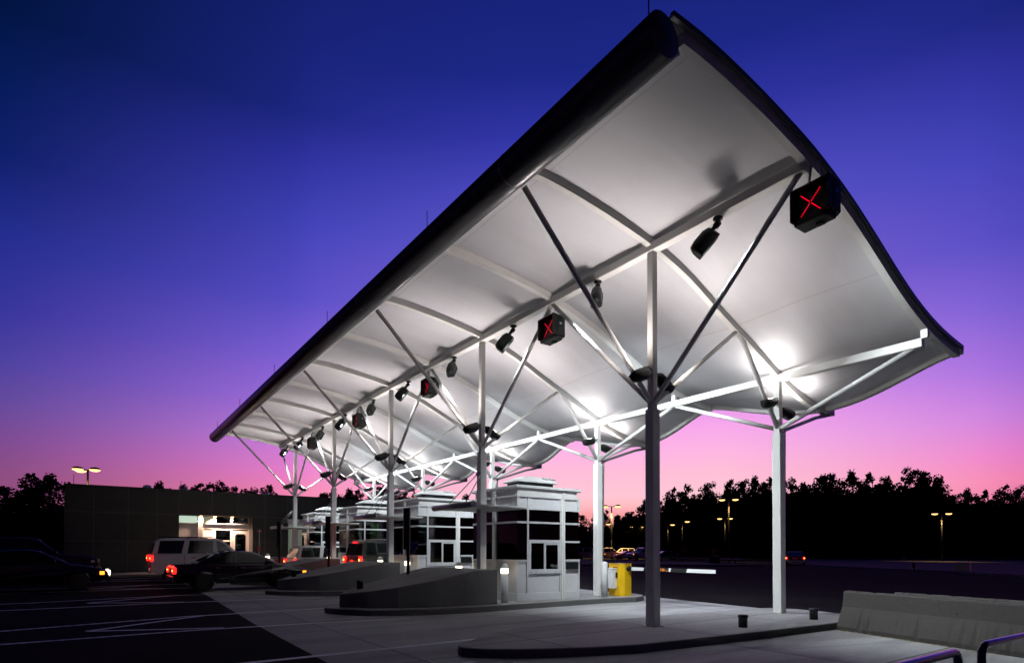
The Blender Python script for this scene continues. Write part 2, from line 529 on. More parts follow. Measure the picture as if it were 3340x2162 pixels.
def island(k, poly):
    z = gz(-6.4 * k - .7) if k else 0
    mb = MB(); mb.prism(poly, z - .12, z + .146)
    o = structure(mb.build('traffic_island', kerb_m, bevel=.02))
    # slab finish on the top
    bm = bmesh.new()
    cx = sum(p[0] for p in poly) / len(poly); cy = sum(p[1] for p in poly) / len(poly)
    f = [bm.verts.new((cx + (x - cx) * .985, cy + (y - cy) * .992, z + .150)) for x, y in poly]
    bm.faces.new(f)
    mb = MB(); mb.bm.free(); mb.bm = bm
    structure(mb.build('island_top', island_m))
    return z
island(0, [(.02, -4.55), (.3, -4.38), (.62, -4.0), (.95, -3.4), (1.2, -2.75), (1.42, -2.0), (1.52, -1.0), (1.6, .2), (1.72, 2.0), (1.8, 3.6), (1.75, 4.8), (1.5, 5.4), (1.05, 5.75), (.4, 5.95), (-.3, 5.98), (-.75, 5.8), (-1.0, 5.3), (-1.1, 4.0), (-1.15, 2.5), (-1.25, .5), (-1.36, -1.0), (-1.36, -2.3), (-1.1, -3.1), (-.75, -3.7), (-.35, -4.3), (-.12, -4.52)])
ISL = [0]
for k in range(1, 5):
    dx = -6.4 * (k - 1)
    P = [(-7.25, -4.3), (-6.7, -4.05), (-6.1, -3.55), (-5.75, -2.9), (-5.5, -2.2), (-5.32, -1.0), (-5.4, 1.4), (-5.45, 4.0), (-5.25, 5.3), (-5.45, 5.9), (-5.9, 6.35), (-6.6, 6.6), (-7.4, 6.6), (-8.2, 6.35), (-8.7, 5.8), (-8.85, 4.8), (-8.9, 1.0), (-9.2, -.5), (-9.1, -1.4), (-8.75, -2.4), (-8.2, -3.4), (-7.7, -4.05), (-7.45, -4.27)]
    ISL.append(island(k, [(x + dx, y) for x, y in P]))

# ------------------------------------------------------------------ canopy
S = 6.4
canopy = thing('canopy', 'long white membrane canopy on two rows of branching steel columns over the lanes', 'canopy')
# rib profile: underside line (Y, Z) from the tube to the eave, at mid bays
PROF = [(-3.42, 8.28), (-2.9, 8.30), (-2.2, 8.26), (-1.4, 8.17), (-.6, 8.05), (0, 7.94), (.7, 7.75), (1.4, 7.52), (2.2, 7.19), (3.0, 6.84), (3.7, 6.56), (4.4, 6.35), (5.1, 6.2), (5.8, 6.11), (6.4, 6.06)]
def prof(y):
    for (a, za), (b, zb) in zip(PROF, PROF[1:]):
        if y <= b:
            return za + (zb - za) * (y - a) / (b - a)
    return PROF[-1][1] + (y - 6.4) * -.08
def cd(x):            # 1 at column lines, 0 at mid bays
    return .5 + .5 * math.cos(2 * PI * x / S)
def drop(x, y):
    t = min(1, max(0, (y - 3.2) / 3.6))
    s = abs(math.cos(PI * x / S)) ** 1.25
    return -.50 * s * t * t * (3 - 2 * t) - .06 * s * (1 if y > 1 else 0) * min(1, max(0, y - 1))
def yend(x):          # scalloped eave
    return 6.42 + .55 * abs(math.cos(PI * x / S)) ** 1.5
def zc(x, y):
    return prof(y) + drop(x, y)
X0, X1 = 3.3, -28.9
NY = 34
def ys_for(x):
    ye = yend(x)
    return [-3.45 + (ye + 3.45) * j / NY for j in range(NY + 1)]
def smooth_prof(y):
    return (prof(y - .25) + 2 * prof(y) + prof(y + .25)) / 4 if -3 < y < 6.1 else prof(y)
mb = MB()
xs = [X0 - i * .2 for i in range(int((X0 - X1) / .2) + 1)]
grid = []
for x in xs:
    # the fabric lifts slightly between ribs (tight skin over curved ribs)
    ph = (x / (S / 2)) % 1.0
    lift = .05 * math.sin(PI * ph) ** 2
    row = []
    for y in ys_for(x):
        e = min(1, max(0, (y + 3.4) / 1.5)) * min(1, max(0, (yend(x) - y) / 1.5))
        row.append(mb.bm.verts.new((x, y, smooth_prof(y) + drop(x, y) + .135 + lift * e)))
    grid.append(row)
for a, b in zip(grid, grid[1:]):
    for j in range(NY):
        f = mb.bm.faces.new((a[j], b[j], b[j + 1], a[j + 1])); f.smooth = True
mem = mb.build('membrane_roof', fabric, canopy)
sol = mem.modifiers.new('thickness', 'SOLIDIFY'); sol.thickness = .03; sol.offset = 1
if mem.data.polygons[0].normal.z < 0:
    mem.data.flip_normals()
# leading tube
mb = MB()
mb.lathe([(.0, X0 + .012), (.265, X0 + .01), (.282, X0), (.282, X1 + .06), (.22, X1 - .08), (.12, X1 - .14), (0, X1 - .15)], (0, -3.62, 8.09), 36, 'X')
for xx_ in [X0 - 3.2 * i * 2 - 3.2 for i in range(5)]:
    mb.lathe([(.2835, xx_ + .02), (.286, xx_ + .008), (.286, xx_ - .008), (.2835, xx_ - .02)], (0, -3.62, 8.09), 36, 'X')
mb.build('leading_tube', tube_metal, canopy)
mb = MB(); mb.tube([(X0, -3.36, 8.0), (X1, -3.36, 8.0)], .045, 12)
mb.build('tube_edge_rail', white_steel, canopy)
# ridge beam, back beam
mb = MB(); mb.box((X0 - .12, -.10, 7.80), (X1 + .1, .10, 7.97))
mb.build('ridge_beam', white_steel, canopy, bevel=.012)
mb = MB(); mb.box((X0 - .15, 4.69 - .085, 5.91), (X1 + .12, 4.69 + .085, 6.09))
mb.build('back_beam', white_steel, canopy, bevel=.012)
# ribs every half bay
for i in range(11):
    x = 3.2 - 3.2 * i
    x = min(x, X0 - .12)
    if i == 10:
        x = X1 + .12
    mb = MB()
    prev = None
    yy_ = ys_for(x)
    for y in [v for v in yy_ if v > -3.4] :
        z = smooth_prof(y) + drop(x, y)
        cur = [mb.bm.verts.new((x + sx, y, z + sz)) for sx, sz in ((-.065, -.04), (.065, -.04), (.065, .12), (-.065, .12))]
        if prev:
            for q in range(4):
                mb.bm.faces.new((prev[q], prev[(q + 1) % 4], cur[(q + 1) % 4], cur[q]))
        else:
            mb.bm.faces.new(cur)
        prev = cur
    mb.bm.faces.new(prev)
    mb.build('rib', white_steel, canopy)
    # packing block between rib and ridge beam
    mb = MB(); mb.box((x - .06, -.09, 7.968), (x + .06, -.02, 7.99)); mb.build('rib_packing', dark_metal, canopy)
    mb = MB(); mb.box((x - .06, 4.64, 6.085), (x + .06, 4.74, zc(x, 4.69) + .03))
    mb.build('rib_post', white_steel, canopy)
# scalloped eave trim
mb = MB()
prev = None
for x in xs:
    y = yend(x); z = smooth_prof(y) + drop(x, y)
    cur = [mb.bm.verts.new((x, y + a, z + b)) for a, b in ((-.06, .04), (.05, .02), (.06, .17), (-.05, .18))]
    if prev:
        for q in range(4):
            mb.bm.faces.new((prev[q], prev[(q + 1) % 4], cur[(q + 1) % 4], cur[q]))
    else:
        mb.bm.faces.new(cur)
    prev = cur
mb.bm.faces.new(prev)
mb.build('eave_trim', white_steel, canopy)
# edge trim over the two end ribs
for x in (X0 - .01, X1 + .01):
    mb = MB(); prev = None
    for y in [v for v in ys_for(x)]:
        z = smooth_prof(y) + drop(x, y)
        cur = [mb.bm.verts.new((x + sx, y, z + sz)) for sx, sz in ((-.03, .125), (.03, .125), (.03, .20), (-.03, .20))]
        if prev:
            for q in range(4):
                mb.bm.faces.new((prev[q], prev[(q + 1) % 4], cur[(q + 1) % 4], cur[q]))
        else:
            mb.bm.faces.new(cur)
        prev = cur
    mb.bm.faces.new(prev)
    mb.build('edge_trim', tube_metal, canopy)
# columns with their branches
for k in range(5):
    x = -S * k
    z0 = (ISL[k] + .15)
    mb = MB(); mb.box((x - .105, -.105, z0), (x + .105, .105, 4.56))
    c = mb.build('column', white_steel, canopy, bevel=.012)
    mb = MB(); mb.box((x - .073, -.073, 4.558), (x + .073, .073, 7.802))
    mb.build('upper_shaft', white_steel, c, bevel=.01)
    mb = MB(); mb.box((x - .15, -.15, z0 - .01), (x + .15, .15, z0 + .018))
    mb.build('base_plate', grey_metal, c)
    base = (x, 0, 4.66)
    ends = [(x, -3.3, 7.97), (min(x + S / 2, X0 - .2), 0, 7.85), (max(x - S / 2, X1 + .2), 0, 7.85), (x, 2.95, zc(x, 2.95) + .02)]
    for e in ends:
        mb = MB(); mb.tube([base, e], .050, 14)
        mb.build('strut', strut_paint, c)
    # back column
    mb = MB(); mb.box((x - .11, 4.69 - .11, z0), (x + .11, 4.69 + .11, 4.61))
    c = mb.build('column', white_steel, canopy, bevel=.012)
    mb = MB(); mb.box((x - .076, 4.614, 4.608), (x + .076, 4.766, 5.912))
    mb.build('upper_shaft', white_steel, c, bevel=.01)
    base = (x, 4.69, 4.72)
    ends = [(min(x + S / 2 - .05, X0 - .3), 4.69, 5.94), (max(x - S / 2 + .05, X1 + .3), 4.69, 5.94), (x, 3.1, zc(x, 3.1) + .02), (x, 6.55, zc(x, 6.55) + .03)]
    for e in ends:
        mb = MB(); mb.tube([base, e], .056, 14)
        mb.build('strut', strut_paint, c)
    # rain-water outlet and its pipe back to the column
    ze = zc(x, yend(x))
    mb = MB()
    mb.box((x - .13, yend(x) + .02, ze - .06), (x + .13, yend(x) + .34, ze + .16))
    mb.build('gutter_box', grey_metal, canopy, bevel=.01)
    mb = MB()
    mb.bar((x, yend(x) + .10, ze - .07), (x, yend(x) - .45, ze - .20), .09, .09)
    mb.bar((x, yend(x) - .45, ze - .20), (x, 4.92, 4.72), .09, .08)
    mb.bar((x, 4.93, 4.78), (x, 4.85, z0), .09, .07, up=(0, 1, 0))
    mb.build('downspout', grey_metal, canopy)
for x in (3.06, -2.98, -9.4, -15.6, -22.0, -28.0):
    mb = MB(); mb.tube([(x, -3.62, 8.36), (x + random.uniform(-.015, .015), -3.62, 8.86)], .009, 6)
    mb.build('lightning_rod', dark_metal, canopy)

ORD = ['nearest', 'second', 'third', 'fourth', 'farthest']
# ------------------------------------------------------------------ floodlights
def make_flood(lit, watts, col, ang, name='floodlight', visor=False):
    """a rounded shoebox flood looking along +Z, knuckle at the back (-X side)"""
    t = thing(name, 'floodlight', 'floodlight')
    mb = MB()
    secs = [(-.215, .055, .09), (-.19, .09, .15), (-.10, .105, .18), (.08, .105, .18), (.18, .09, .16), (.215, .055, .10)]
    rings = []
    for y, hw, dp in secs:
        ring = []
        for a in range(9):
            th = PI * a / 8
            ring.append(mb.bm.verts.new((hw * math.cos(th), y, -dp * math.sin(th) ** .5)))
        rings.append(ring)
    for a, b in zip(rings, rings[1:]):
        for q in range(8):
            f = mb.bm.faces.new((a[q], a[q + 1], b[q + 1], b[q])); f.smooth = True
    mb.bm.faces.new(rings[0]); mb.bm.faces.new(rings[-1][::-1])
    loop = [r[0] for r in rings] + [r[8] for r in rings[::-1]]
    mb.bm.faces.new(loop)
    mb.build('housing', dark_metal, t)
    t.scale = (1.2, 1.2, 1.2)
    mb = MB(); mb.lathe([(.0, .004), (.085, .004), (.085, .010), (0, .012)], (0, 0, 0), 20)
    mb.build('lens', lit, t)
    if visor:
        mb = MB()
        o1 = [(-.105, -.17), (-.07, -.21), (.07, -.21), (.105, -.17), (.105, .17), (.07, .21), (-.07, .21), (-.105, .17)]
        va = [[mb.bm.verts.new((x * f, y * f, z)) for x, y in o1] for f, z in ((1, -.02), (1, .07), (.93, .07), (.93, -.02))]
        for a, b in zip(va, va[1:]):
            for q in range(8):
                mb.bm.faces.new((a[q], a[(q + 1) % 8], b[(q + 1) % 8], b[q]))
        mb.build('visor', dark_metal, t)
    mb = MB(); mb.box((-.03, -.36, -.10), (.03, -.15, -.04)).lathe([(.05, -.38), (.05, -.30)], (0, 0, -.07), 12, 'Y')
    mb.build('bracket', dark_metal, t)
    spot('beam', t, watts, col, ang, 1.0, (0, 0, .03), (PI, 0, 0), .24)
    return t
WARM = (1, .905, .88); NEUT = (1, .945, .92); COOL = (.86, .95, 1)
f_up_front = make_flood(lens_warm, 430, WARM, 150)
f_up_back = make_flood(lens_warm, 330, WARM, 138)
f_rear = make_flood(lens_warm, 140, NEUT, 150)
f_down = make_flood(lens_cool, 3200, COOL, 88, visor=True)
def orient(z, y):
    """rotation whose +Z is z and +Y as near as possible to y"""
    z = Vector(z).normalized(); y = Vector(y)
    x = y.cross(z).normalized(); y = z.cross(x)
    return Matrix((x, y, z)).transposed().to_euler()
for k in range(5):
    x = -S * k
    place(f_up_front, k == 0, (x, -.42, 5.27), orient((-.42, -.36, .83), (0, -1, -.25)), f'black floodlight on the entry side of the {ORD[k]} front canopy column, lit upwards', 'floodlights on the canopy columns')
    place(f_up_back, k == 0, (x, .42, 5.22), orient((.28, .48, .83), (0, 1, -.5)), f'black floodlight on the booth side of the {ORD[k]} front canopy column, below its ridge', 'floodlights on the canopy columns')
    place(f_rear, k == 0, (x, 4.69 - .42, 5.42), orient((0, -.25, 1), (0, -1, -.1)), f'black floodlight on the booth side of the {ORD[k]} back canopy column', 'floodlights on the canopy columns')
    place(f_rear, False, (x, 4.69 + .42, 5.25), orient((0, .2, 1), (0, 1, -.1)), f'black floodlight on the outer side of the {ORD[k]} back canopy column, under the eave', 'floodlights on the canopy columns')
NUM = ['first', 'second', 'third', 'fourth', 'fifth', 'sixth', 'seventh', 'eighth', 'ninth', 'tenth']
for i, x in enumerate((1.55, -1.58, -4.84, -8.03, -11.31, -14.5, -17.75, -20.9, -24.3, -27.2)):
    sgn = 1 if i % 2 == 0 or i == 9 else -1
    d = Vector((sgn * .48, .60, -.64))
    e = orient(d, (0, 0, -1))
    p = Vector((x, 0, 7.70)) - e.to_matrix() @ Vector((0, -.36 * 1.2, -.07 * 1.2))
    place(f_down, i == 0, p, e, f'black floodlight hung under the ridge beam, {NUM[i]} one from the near end of the canopy', 'floodlights under the ridge beam')
    mb = MB(); mb.lathe([(.09, 7.80), (.09, 7.77), (.035, 7.75), (.035, 7.70)], (x, 0, 0), 12)
    mb.build('light_hanger', dark_metal, canopy)

# ------------------------------------------------------------------ lane signals
def make_signal():
    t = thing('lane_signal', 'lane signal', 'lane signal')
    mb = MB()
    # hexagonal-plan box, X face on the front (-Y)
    mb.prism([(-.33, -.12), (.36, -.12), (.36, .14), (.27, .22), (-.33, .22)], -.28, .28)
    mb.build('housing', dark_metal, t, bevel=.02)
    mb = MB(); mb.prism([(.335, -.29), (.36, -.29), (.36, -.121), (.335, -.121)], -.28, .28); mb.build('side_hood', dark_metal, t)
    mb = MB(); mb.box((-.33, -.26, -.28), (-.31, -.121, .28)); mb.build('side_hood', dark_metal, t)
    mb = MB(); mb.box((-.309, -.26, .26), (.334, -.121, .28)); mb.build('top_hood', dark_metal, t)
    mb = MB(); mb.prism([(-.28, -.22), (.24, -.22), (.3, -.1), (.3, .1), (-.28, .15)], -.37, -.281)
    mb.build('ballast_box', dark_metal, t, bevel=.015)
    mb = MB(); mb.box((.02, -.05, -.41), (.14, .05, -.37)); mb.build('cable_gland', dark_metal, t)
    for sx in (1, -1):
        for sz in (1, -1):
            mb = MB()
            for i in range(1, 9):
                u = i / 8.3
                mb.lathe([(.0, -.134), (.008, -.132), (.008, -.119)], (-.03 + sx * u * .17, 0, sz * u * .19), 8, 'Y')
            mb.build('led_row', led_red, t)
    for dx in (-.12, .12):
        mb = MB(); mb.tube([(dx, 0, .27), (dx * .6, 0, .66)], .022, 8)
        mb.build('hanger', white_steel, t)
    mb = MB(); mb.box((.361, -.06, .02), (.372, .02, .07)); mb.build('door_latch', chrome, t)
    mb = MB(); mb.box((.361, -.1, -.2), (.368, -.07, .2)); mb.build('door_hinge', dark_metal, t)
    for ch in t.children:
        ch.data.transform(Matrix.Scale(.9, 4)) if ch.name.split('.')[0] != 'hanger' else None
    return t
sig = make_signal()
SL = ['black lane signal with dotted red cross at the near end of the canopy ridge', 'black lane signal with red cross on the ridge between the nearest two columns',
      'small black lane signal with red cross under the ridge, third from the near end', 'black lane signal under the ridge, fourth from the near end', 'smallest and farthest black lane signal under the ridge']
for k in range(5):
    place(sig, k == 0, (3.2 - S * k + (0.13 if k == 0 else 0.02), 0, 7.20), (0, 0, 0), SL[k], 'lane signals hanging under the ridge beam')

# ------------------------------------------------------------------ awnings on the front columns
def make_awning():
    t = thing('awning', 'awning', 'awning')
    mb = MB(); mb.box((-1.06, -.93, -.045), (1.06, .85, 0))
    mb.build('deck', booth_light, t, bevel=.01)
    mb = MB(); mb.tube([(-1.1, -.98, -.01), (1.1, -.98, -.01)], .085, 18)
    mb.build('bullnose', grey_metal, t)
    for x in (-.5, .5):
        mb = MB(); mb.tube([(x, -.9, .0), (math.copysign(.11, x), -.09, .98)], .014, 8)
        mb.build('tie_rod', grey_metal, t)
    mb = MB(); mb.box((-.125, -.125, .93), (.125, -.106, 1.03)); mb.build('fixing_plate', grey_metal, t)
    mb = MB(); mb.box((-1.03, -.9, -.065), (1.03, .82, -.046)); mb.build('soffit', booth_paint, t)
    return t
aw = make_awning()
for k in range(1, 5):
    place(aw, k == 1, (-S * k, 0, 2.93), (0, 0, 0), f'flat white steel awning with bullnose edge on the {ORD[k]} front column', 'awnings on the front columns')

# ------------------------------------------------------------------ toll booths
def make_booth():
    # local origin: centre of the booth base, +X the lane side with the sliding window, -Y the entry front
    t = thing('toll_booth', 'booth', 'booth')
    hx_, hy_ = 1.22, 1.25
    H0, HS, HG, HB, HF, HR = .24, 1.22, 2.75, 3.18, 3.39, 3.47   # plinth, sill, glass top, band top, fascia top, roof top
    mb = MB()
    mb.box((-hx_, -hy_, 0), (hx_, hy_, H0))
    mb.build('plinth', booth_paint, t, bevel=.008)
    # four faces: (function mapping u along the face, depth d inward, z)
    F = {'lane': lambda u, d, z: (hx_ - d, u, z), 'front': lambda u, d, z: (u, -hy_ + d, z),
         'far': lambda u, d, z: (-hx_ + d, u, z), 'back': lambda u, d, z: (u, hy_ - d, z)}
    def bx(m, f, u0, u1, d0, d1, z0, z1):
        m.box(F[f](u0, d0, z0), F[f](u1, d1, z1))
    for f in F:
        hw = hy_ if f in ('lane', 'far') else hx_
        e = .06
        low = MB(); gl = MB(); fr = MB(); bd = MB()
        if f in ('lane', 'far'):
            divs = [-hw, -hw + .42, .47, hw]      # corner bay, window bay, end bay
        else:
            divs = [-hw, -.06 - .02, .02 + .06, hw]
            divs = [-hw, .05, hw]
        # low wall: recessed panels inside frames
        for a, b in zip(divs, divs[1:]):
            mid_ = f in ('lane', 'far') and a > -hw and b < hw
            bx(low, f, a + (e if a > -hw else .061), b - (e if b < hw else .061), .035, .06, H0 + .001, .80 if mid_ else HS - .04)
        for a in divs[1:-1]:
            bx(fr, f, a - .03, a + .03, .0, .07, H0, HS)
        if f in ('lane', 'far'):
            bx(fr, f, -hw, -hw + .06, 0, .06, H0, HS); bx(fr, f, hw - .06, hw, 0, .06, H0, HS)
        else:
            bx(fr, f, -hw + .061, -hw + .10, .001, .06, H0, HS - .001); bx(fr, f, hw - .10, hw - .061, .001, .06, H0, HS - .001)
        ext = 0 if f in ('lane', 'far') else -.062
        if f in ('lane', 'far'):        # sill rail, broken by the sliding window
            bx(fr, f, -hw, divs[1], -.012, .07, HS - .045, HS + .02); bx(fr, f, divs[2], hw, -.012, .07, HS - .045, HS + .02)
        else:
            bx(fr, f, -hw - ext, hw + ext, -.012, .07, HS - .045, HS + .02)
        bx(fr, f, -hw - ext, hw + ext, -.012, .05, 2.33, 2.39)                     # transom
        for a in divs[1:-1]:
            bx(fr, f, a - .03, a + .03, -.004, .06, HS + .02, 2.33)
            bx(fr, f, a - .03, a + .03, -.004, .06, 2.39, HG)
        if f in ('lane', 'far'):
            bx(fr, f, .47 + .03, hw, -.012, .05, 1.76, 1.82)
        low.build('wall_panel', booth_paint, t)
        fm = fr.build('window', alu, t)
        # glass, butt jointed at the corners
        z1 = HG - .002
        if f in ('lane', 'far'):
            for a, b in ((-hw + .02, -hw + .39), (.50, hw - .02)):
                bx(gl, f, a, b, .02, .03, HS + .02, z1)
            bx(gl, f, -hw + .45, .44, .02, .03, 1.84, z1)
        else:
            for a, b in zip(divs, divs[1:]):
                bx(gl, f, a + .032, b - .032, .02, .03, HS + .02, z1)
        gl.build('pane', booth_glass, fm)
        # upper metal band with shadow-gap panels
        bx(bd, f, -hw - ext, hw + ext, .03, .05, HG + .05, HB - .05)
        bx(bd, f, -hw - ext, hw + ext, -.02, .05, HG, HG + .06); bx(bd, f, -hw - ext, hw + ext, -.02, .05, HB - .06, HB)
        for a in divs[1:-1]:
            bx(bd, f, a - .03, a + .03, -.02, .05, HG + .06, HB - .06)
        if f in ('lane', 'far'):
            bx(bd, f, -hw, -hw + .08, -.02, .05, HG + .06, HB - .06); bx(bd, f, hw - .08, hw, -.02, .05, HG + .06, HB - .06)
        bd.build('upper_band', booth_paint, t)
    # full height white posts
    for sx in (1, -1):
        mb = MB()
        mb.box((sx * (hx_ - .02), .47, .0), (sx * (hx_ + .045), .60, HB + .005))
        mb.box((sx * (hx_ + .0452), .52, .0), (sx * (hx_ + .07), .55, HF - .06))
        mb.build('post', booth_light, t)
        mb = MB(); mb.box((-.02, sx * (hy_ - .02), 0), (.12, sx * (hy_ + .045), HF - .02))
        mb.build('post', booth_light, t)
    # lane-side sliding windows in the middle bay
    for sx in (1, -1):
        mb = MB()
        u0, u1, z0, z1 = -hy_ + .47, .42, .86, 1.74
        def b2(u_0, u_1, d0, d1, za, zb, m=mb):
            m.box((sx * (hx_ - d0), u_0, za), (sx * (hx_ - d1), u_1, zb))
        b2(u0 - .04, u1 + .04, -.03, .05, z1, 1.80); b2(u0 - .04, u1 + .04, -.035, .06, z0 - .05, z0 + .09)
        b2(u0 - .04, u0 + .05, -.03, .05, z0 + .09, z1); b2(u1 - .05, u1 + .04, -.03, .05, z0 + .09, z1)
        mid = (u0 + u1) / 2
        b2(mid - .035, mid + .035, -.015, .04, z0 + .09, z1)
        b2(mid + .036, u1 - .051, -.014, .0, z1 - .05, z1 - .001); b2(u1 - .09, u1 - .051, -.014, .0, z0 + .091, z1 - .05)
        b2(u0 - .04, u1 + .04, 0, .06, 1.80, 1.84)
        sw = mb.build('sliding_window', booth_light if False else alu, t, bevel=.006)
        mb = MB(); mb.box((sx * (hx_ - .01), u0 + .05, z0 + .09), (sx * (hx_ - .018), mid - .035, z1)); mb.build('pane', booth_glass, sw)
        mb = MB(); mb.box((sx * (hx_ + .004), mid + .035, z0 + .09), (sx * (hx_ - .004), u1 - .05, z1)); mb.build('pane', booth_glass, sw)
        mb = MB()
        for u in (u0 + .03, u0 + .2, u1 - .22, u1 - .05):
            mb.box((sx * (hx_ + .030), u, z0 - .005), (sx * (hx_ + .037), u + .05, z0 + .012))
        mb.build('weep_slot', sign_black, sw)
        mb = MB(); mb.box((sx * (hx_ + .002), .66, .93), (sx * (hx_ + .07), hy_ - .1, 1.15)); mb.build('ticket_box', dark_metal, t, bevel=.01)
    # roof
    mb = MB(); mb.box((-hx_ + .06, -hy_ + .06, HB), (hx_ - .06, hy_ - .06, HF)); mb.build('fascia', booth_light, t)
    mb = MB(); mb.box((-hx_ - .04, -hy_ - .04, HF), (hx_ + .04, hy_ + .04, HR)); mb.box((-hx_ - .02, -hy_ - .02, HF - .018), (hx_ + .02, hy_ + .02, HF)); mb.build('roof', booth_paint, t, bevel=.008)
    # inside: floor, lining, counter, added teal posts imitating columns reflected in the glass
    mb = MB()
    mb.box((-hx_ + .08, -hy_ + .08, H0), (hx_ - .08, hy_ - .08, H0 + .02))
    mb.box((-hx_ + .07, -hy_ + .07, H0 + .02), (hx_ - .07, -hy_ + .08, HS - .05)); mb.box((-hx_ + .07, hy_ - .08, H0 + .02), (hx_ - .07, hy_ - .07, HS - .05))
    mb.box((hx_ - .08, -hy_ + .08, H0 + .02), (hx_ - .07, hy_ - .08, .80)); mb.box((-hx_ + .07, -hy_ + .08, H0 + .02), (-hx_ + .08, hy_ - .08, .80))
    mb.box((-hx_ + .08, -hy_ + .08, HG + .02), (hx_ - .08, hy_ - .08, HG + .06))
    mb.box((-.5, .75, H0 + .02), (.5, 1.15, 1.05))
    mb.build('interior', booth_dark, t)
    mb = MB(); mb.box((.45, -.95, H0 + .02), (.62, -.78, HG + .02)).box((-.7, .2, H0 + .02), (-.45, .5, HG + .02)); mb.build('reflection_post', teal_reflection, t)
    return t
booth = make_booth()
BL = ['glazed grey toll booth with sliding window, nearest, beside the yellow gate machine', 'glazed grey toll booth with sliding window on the second ramp island, second nearest',
      'third nearest glazed toll booth, behind the white awning of the third ramp', 'farthest and smallest glazed toll booth, in front of the low building']
ac = None
def make_ac():
    t = thing('air_conditioner', 'ac', 'air conditioner')
    # tapered low shroud: lengths along Y
    mb = MB()
    b = [(-.42, -.78), (.42, -.78), (.42, .78), (-.42, .78)]
    tp = [(-.33, -.40), (.33, -.40), (.33, .66), (-.33, .66)]
    md = [(-.43, -.80), (.43, -.80), (.43, .80), (-.43, .80)]
    lv = [(b, .185), (md, .22), (tp, .385)]
    rings = [[mb.bm.verts.new((x, y, z)) for x, y in p] for p, z in lv]
    for a, c in zip(rings, rings[1:]):
        for q in range(4):
            mb.bm.faces.new((a[q], a[(q + 1) % 4], c[(q + 1) % 4], c[q]))
    mb.bm.faces.new(rings[0][::-1]); mb.bm.faces.new(rings[-1])
    mb.build('shroud', plain_white, t, bevel=.025)
    mb = MB(); mb.box((-.36, -.66, .03), (.36, .66, .195)); mb.build('base_pan', dark_metal, t, bevel=.01)
    mb = MB(); mb.box((-.3, -.5, 0), (.3, .35, .03)); mb.build('roof_curb', booth_paint, t)
    # lettering on the lane-side slope (faces +X)
    n = Vector((.17, 0, .10)).normalized()
    ya = Vector((0, 1, 0)); up = n.cross(ya).normalized()
    xf = Matrix.Translation(Vector((.392, .18, .303))) @ Matrix((ya, up, n)).transposed().to_4x4()
    text_mesh('\u25C4Duo-Therm' if False else '<Duo-Therm', .105, 'lettering', sign_black, t, xf)
    return t
ac = make_ac()
for k in range(1, 5):
    z0 = ISL[k] + .15
    place(booth, k == 1, (-7.18 - S * (k - 1), 2.21, z0), (0, 0, 0), BL[k - 1], 'toll booths on the islands')
    if k >= 3:
        point('room_light', [o for o in COL.objects if o.get('label') == BL[k - 1]][0], 5, (1, .82, .45), (-.2, .1, 2.5), .2)
    place(ac, k == 1, (-6.95 - S * (k - 1), 2.22, z0 + 3.47), (0, 0, 0), f'white low air conditioner on the roof of the {["nearest", "second nearest", "third nearest", "farthest"][k-1]} toll booth', 'air conditioners on the booth roofs')

# ------------------------------------------------------------------ concrete crash ramps
def make_ramp():
    t = MB()
    # plan outline right and left edges from the nose to the back, top heights
    R_ = [(-7.2, -3.91, .50), (-6.62, -3.39, .585), (-6.12, -2.77, .70), (-5.82, -1.82, .865), (-5.72, -.62, 1.10), (-5.71, .10, 1.12)]
    L_ = [(-7.28, -3.93, .50), (-7.75, -3.5, .575), (-8.3, -2.77, .70), (-8.72, -1.82, .865), (-8.92, -.62, 1.10), (-8.94, .10, 1.12)]
    rt = [t.bm.verts.new((x, y, z)) for x, y, z in R_]; rb = [t.bm.verts.new((x, y, .15)) for x, y, z in R_]
    lt = [t.bm.verts.new((x, y, z)) for x, y, z in L_]; lb = [t.bm.verts.new((x, y, .15)) for x, y, z in L_]
    for i in range(5):
        t.bm.faces.new((rt[i], rt[i + 1], lt[i + 1], lt[i])); t.bm.faces.new((rb[i], lb[i], lb[i + 1], rb[i + 1]))
        f = t.bm.faces.new((rb[i], rb[i + 1], rt[i + 1], rt[i]))
        f = t.bm.faces.new((lb[i], lt[i], lt[i + 1], lb[i + 1]))
    t.bm.faces.new((rb[0], rt[0], lt[0], lb[0])); t.bm.faces.new((rb[5], lb[5], lt[5], rt[5]))
    o = t.build('crash_ramp', ramp_m, bevel=.025, seg=3)
    o.data.transform(Matrix.Translation((6.4, 0, -.15)))
    return o
rp = make_ramp()
tag(rp, 'x', 'concrete ramp')
RL = ['wedge-shaped dark concrete crash ramp at the front of the nearest booth', 'wedge-shaped concrete crash ramp at the front of the second nearest booth',
      'concrete crash ramp partly behind the dark sedan', 'farthest concrete crash ramp, beside the white sport utility vehicle']
for k in range(1, 5):
    place(rp, k == 1, (-S * k, 0, ISL[k] + .15), (0, 0, 0), RL[k - 1], 'crash ramps on the islands')

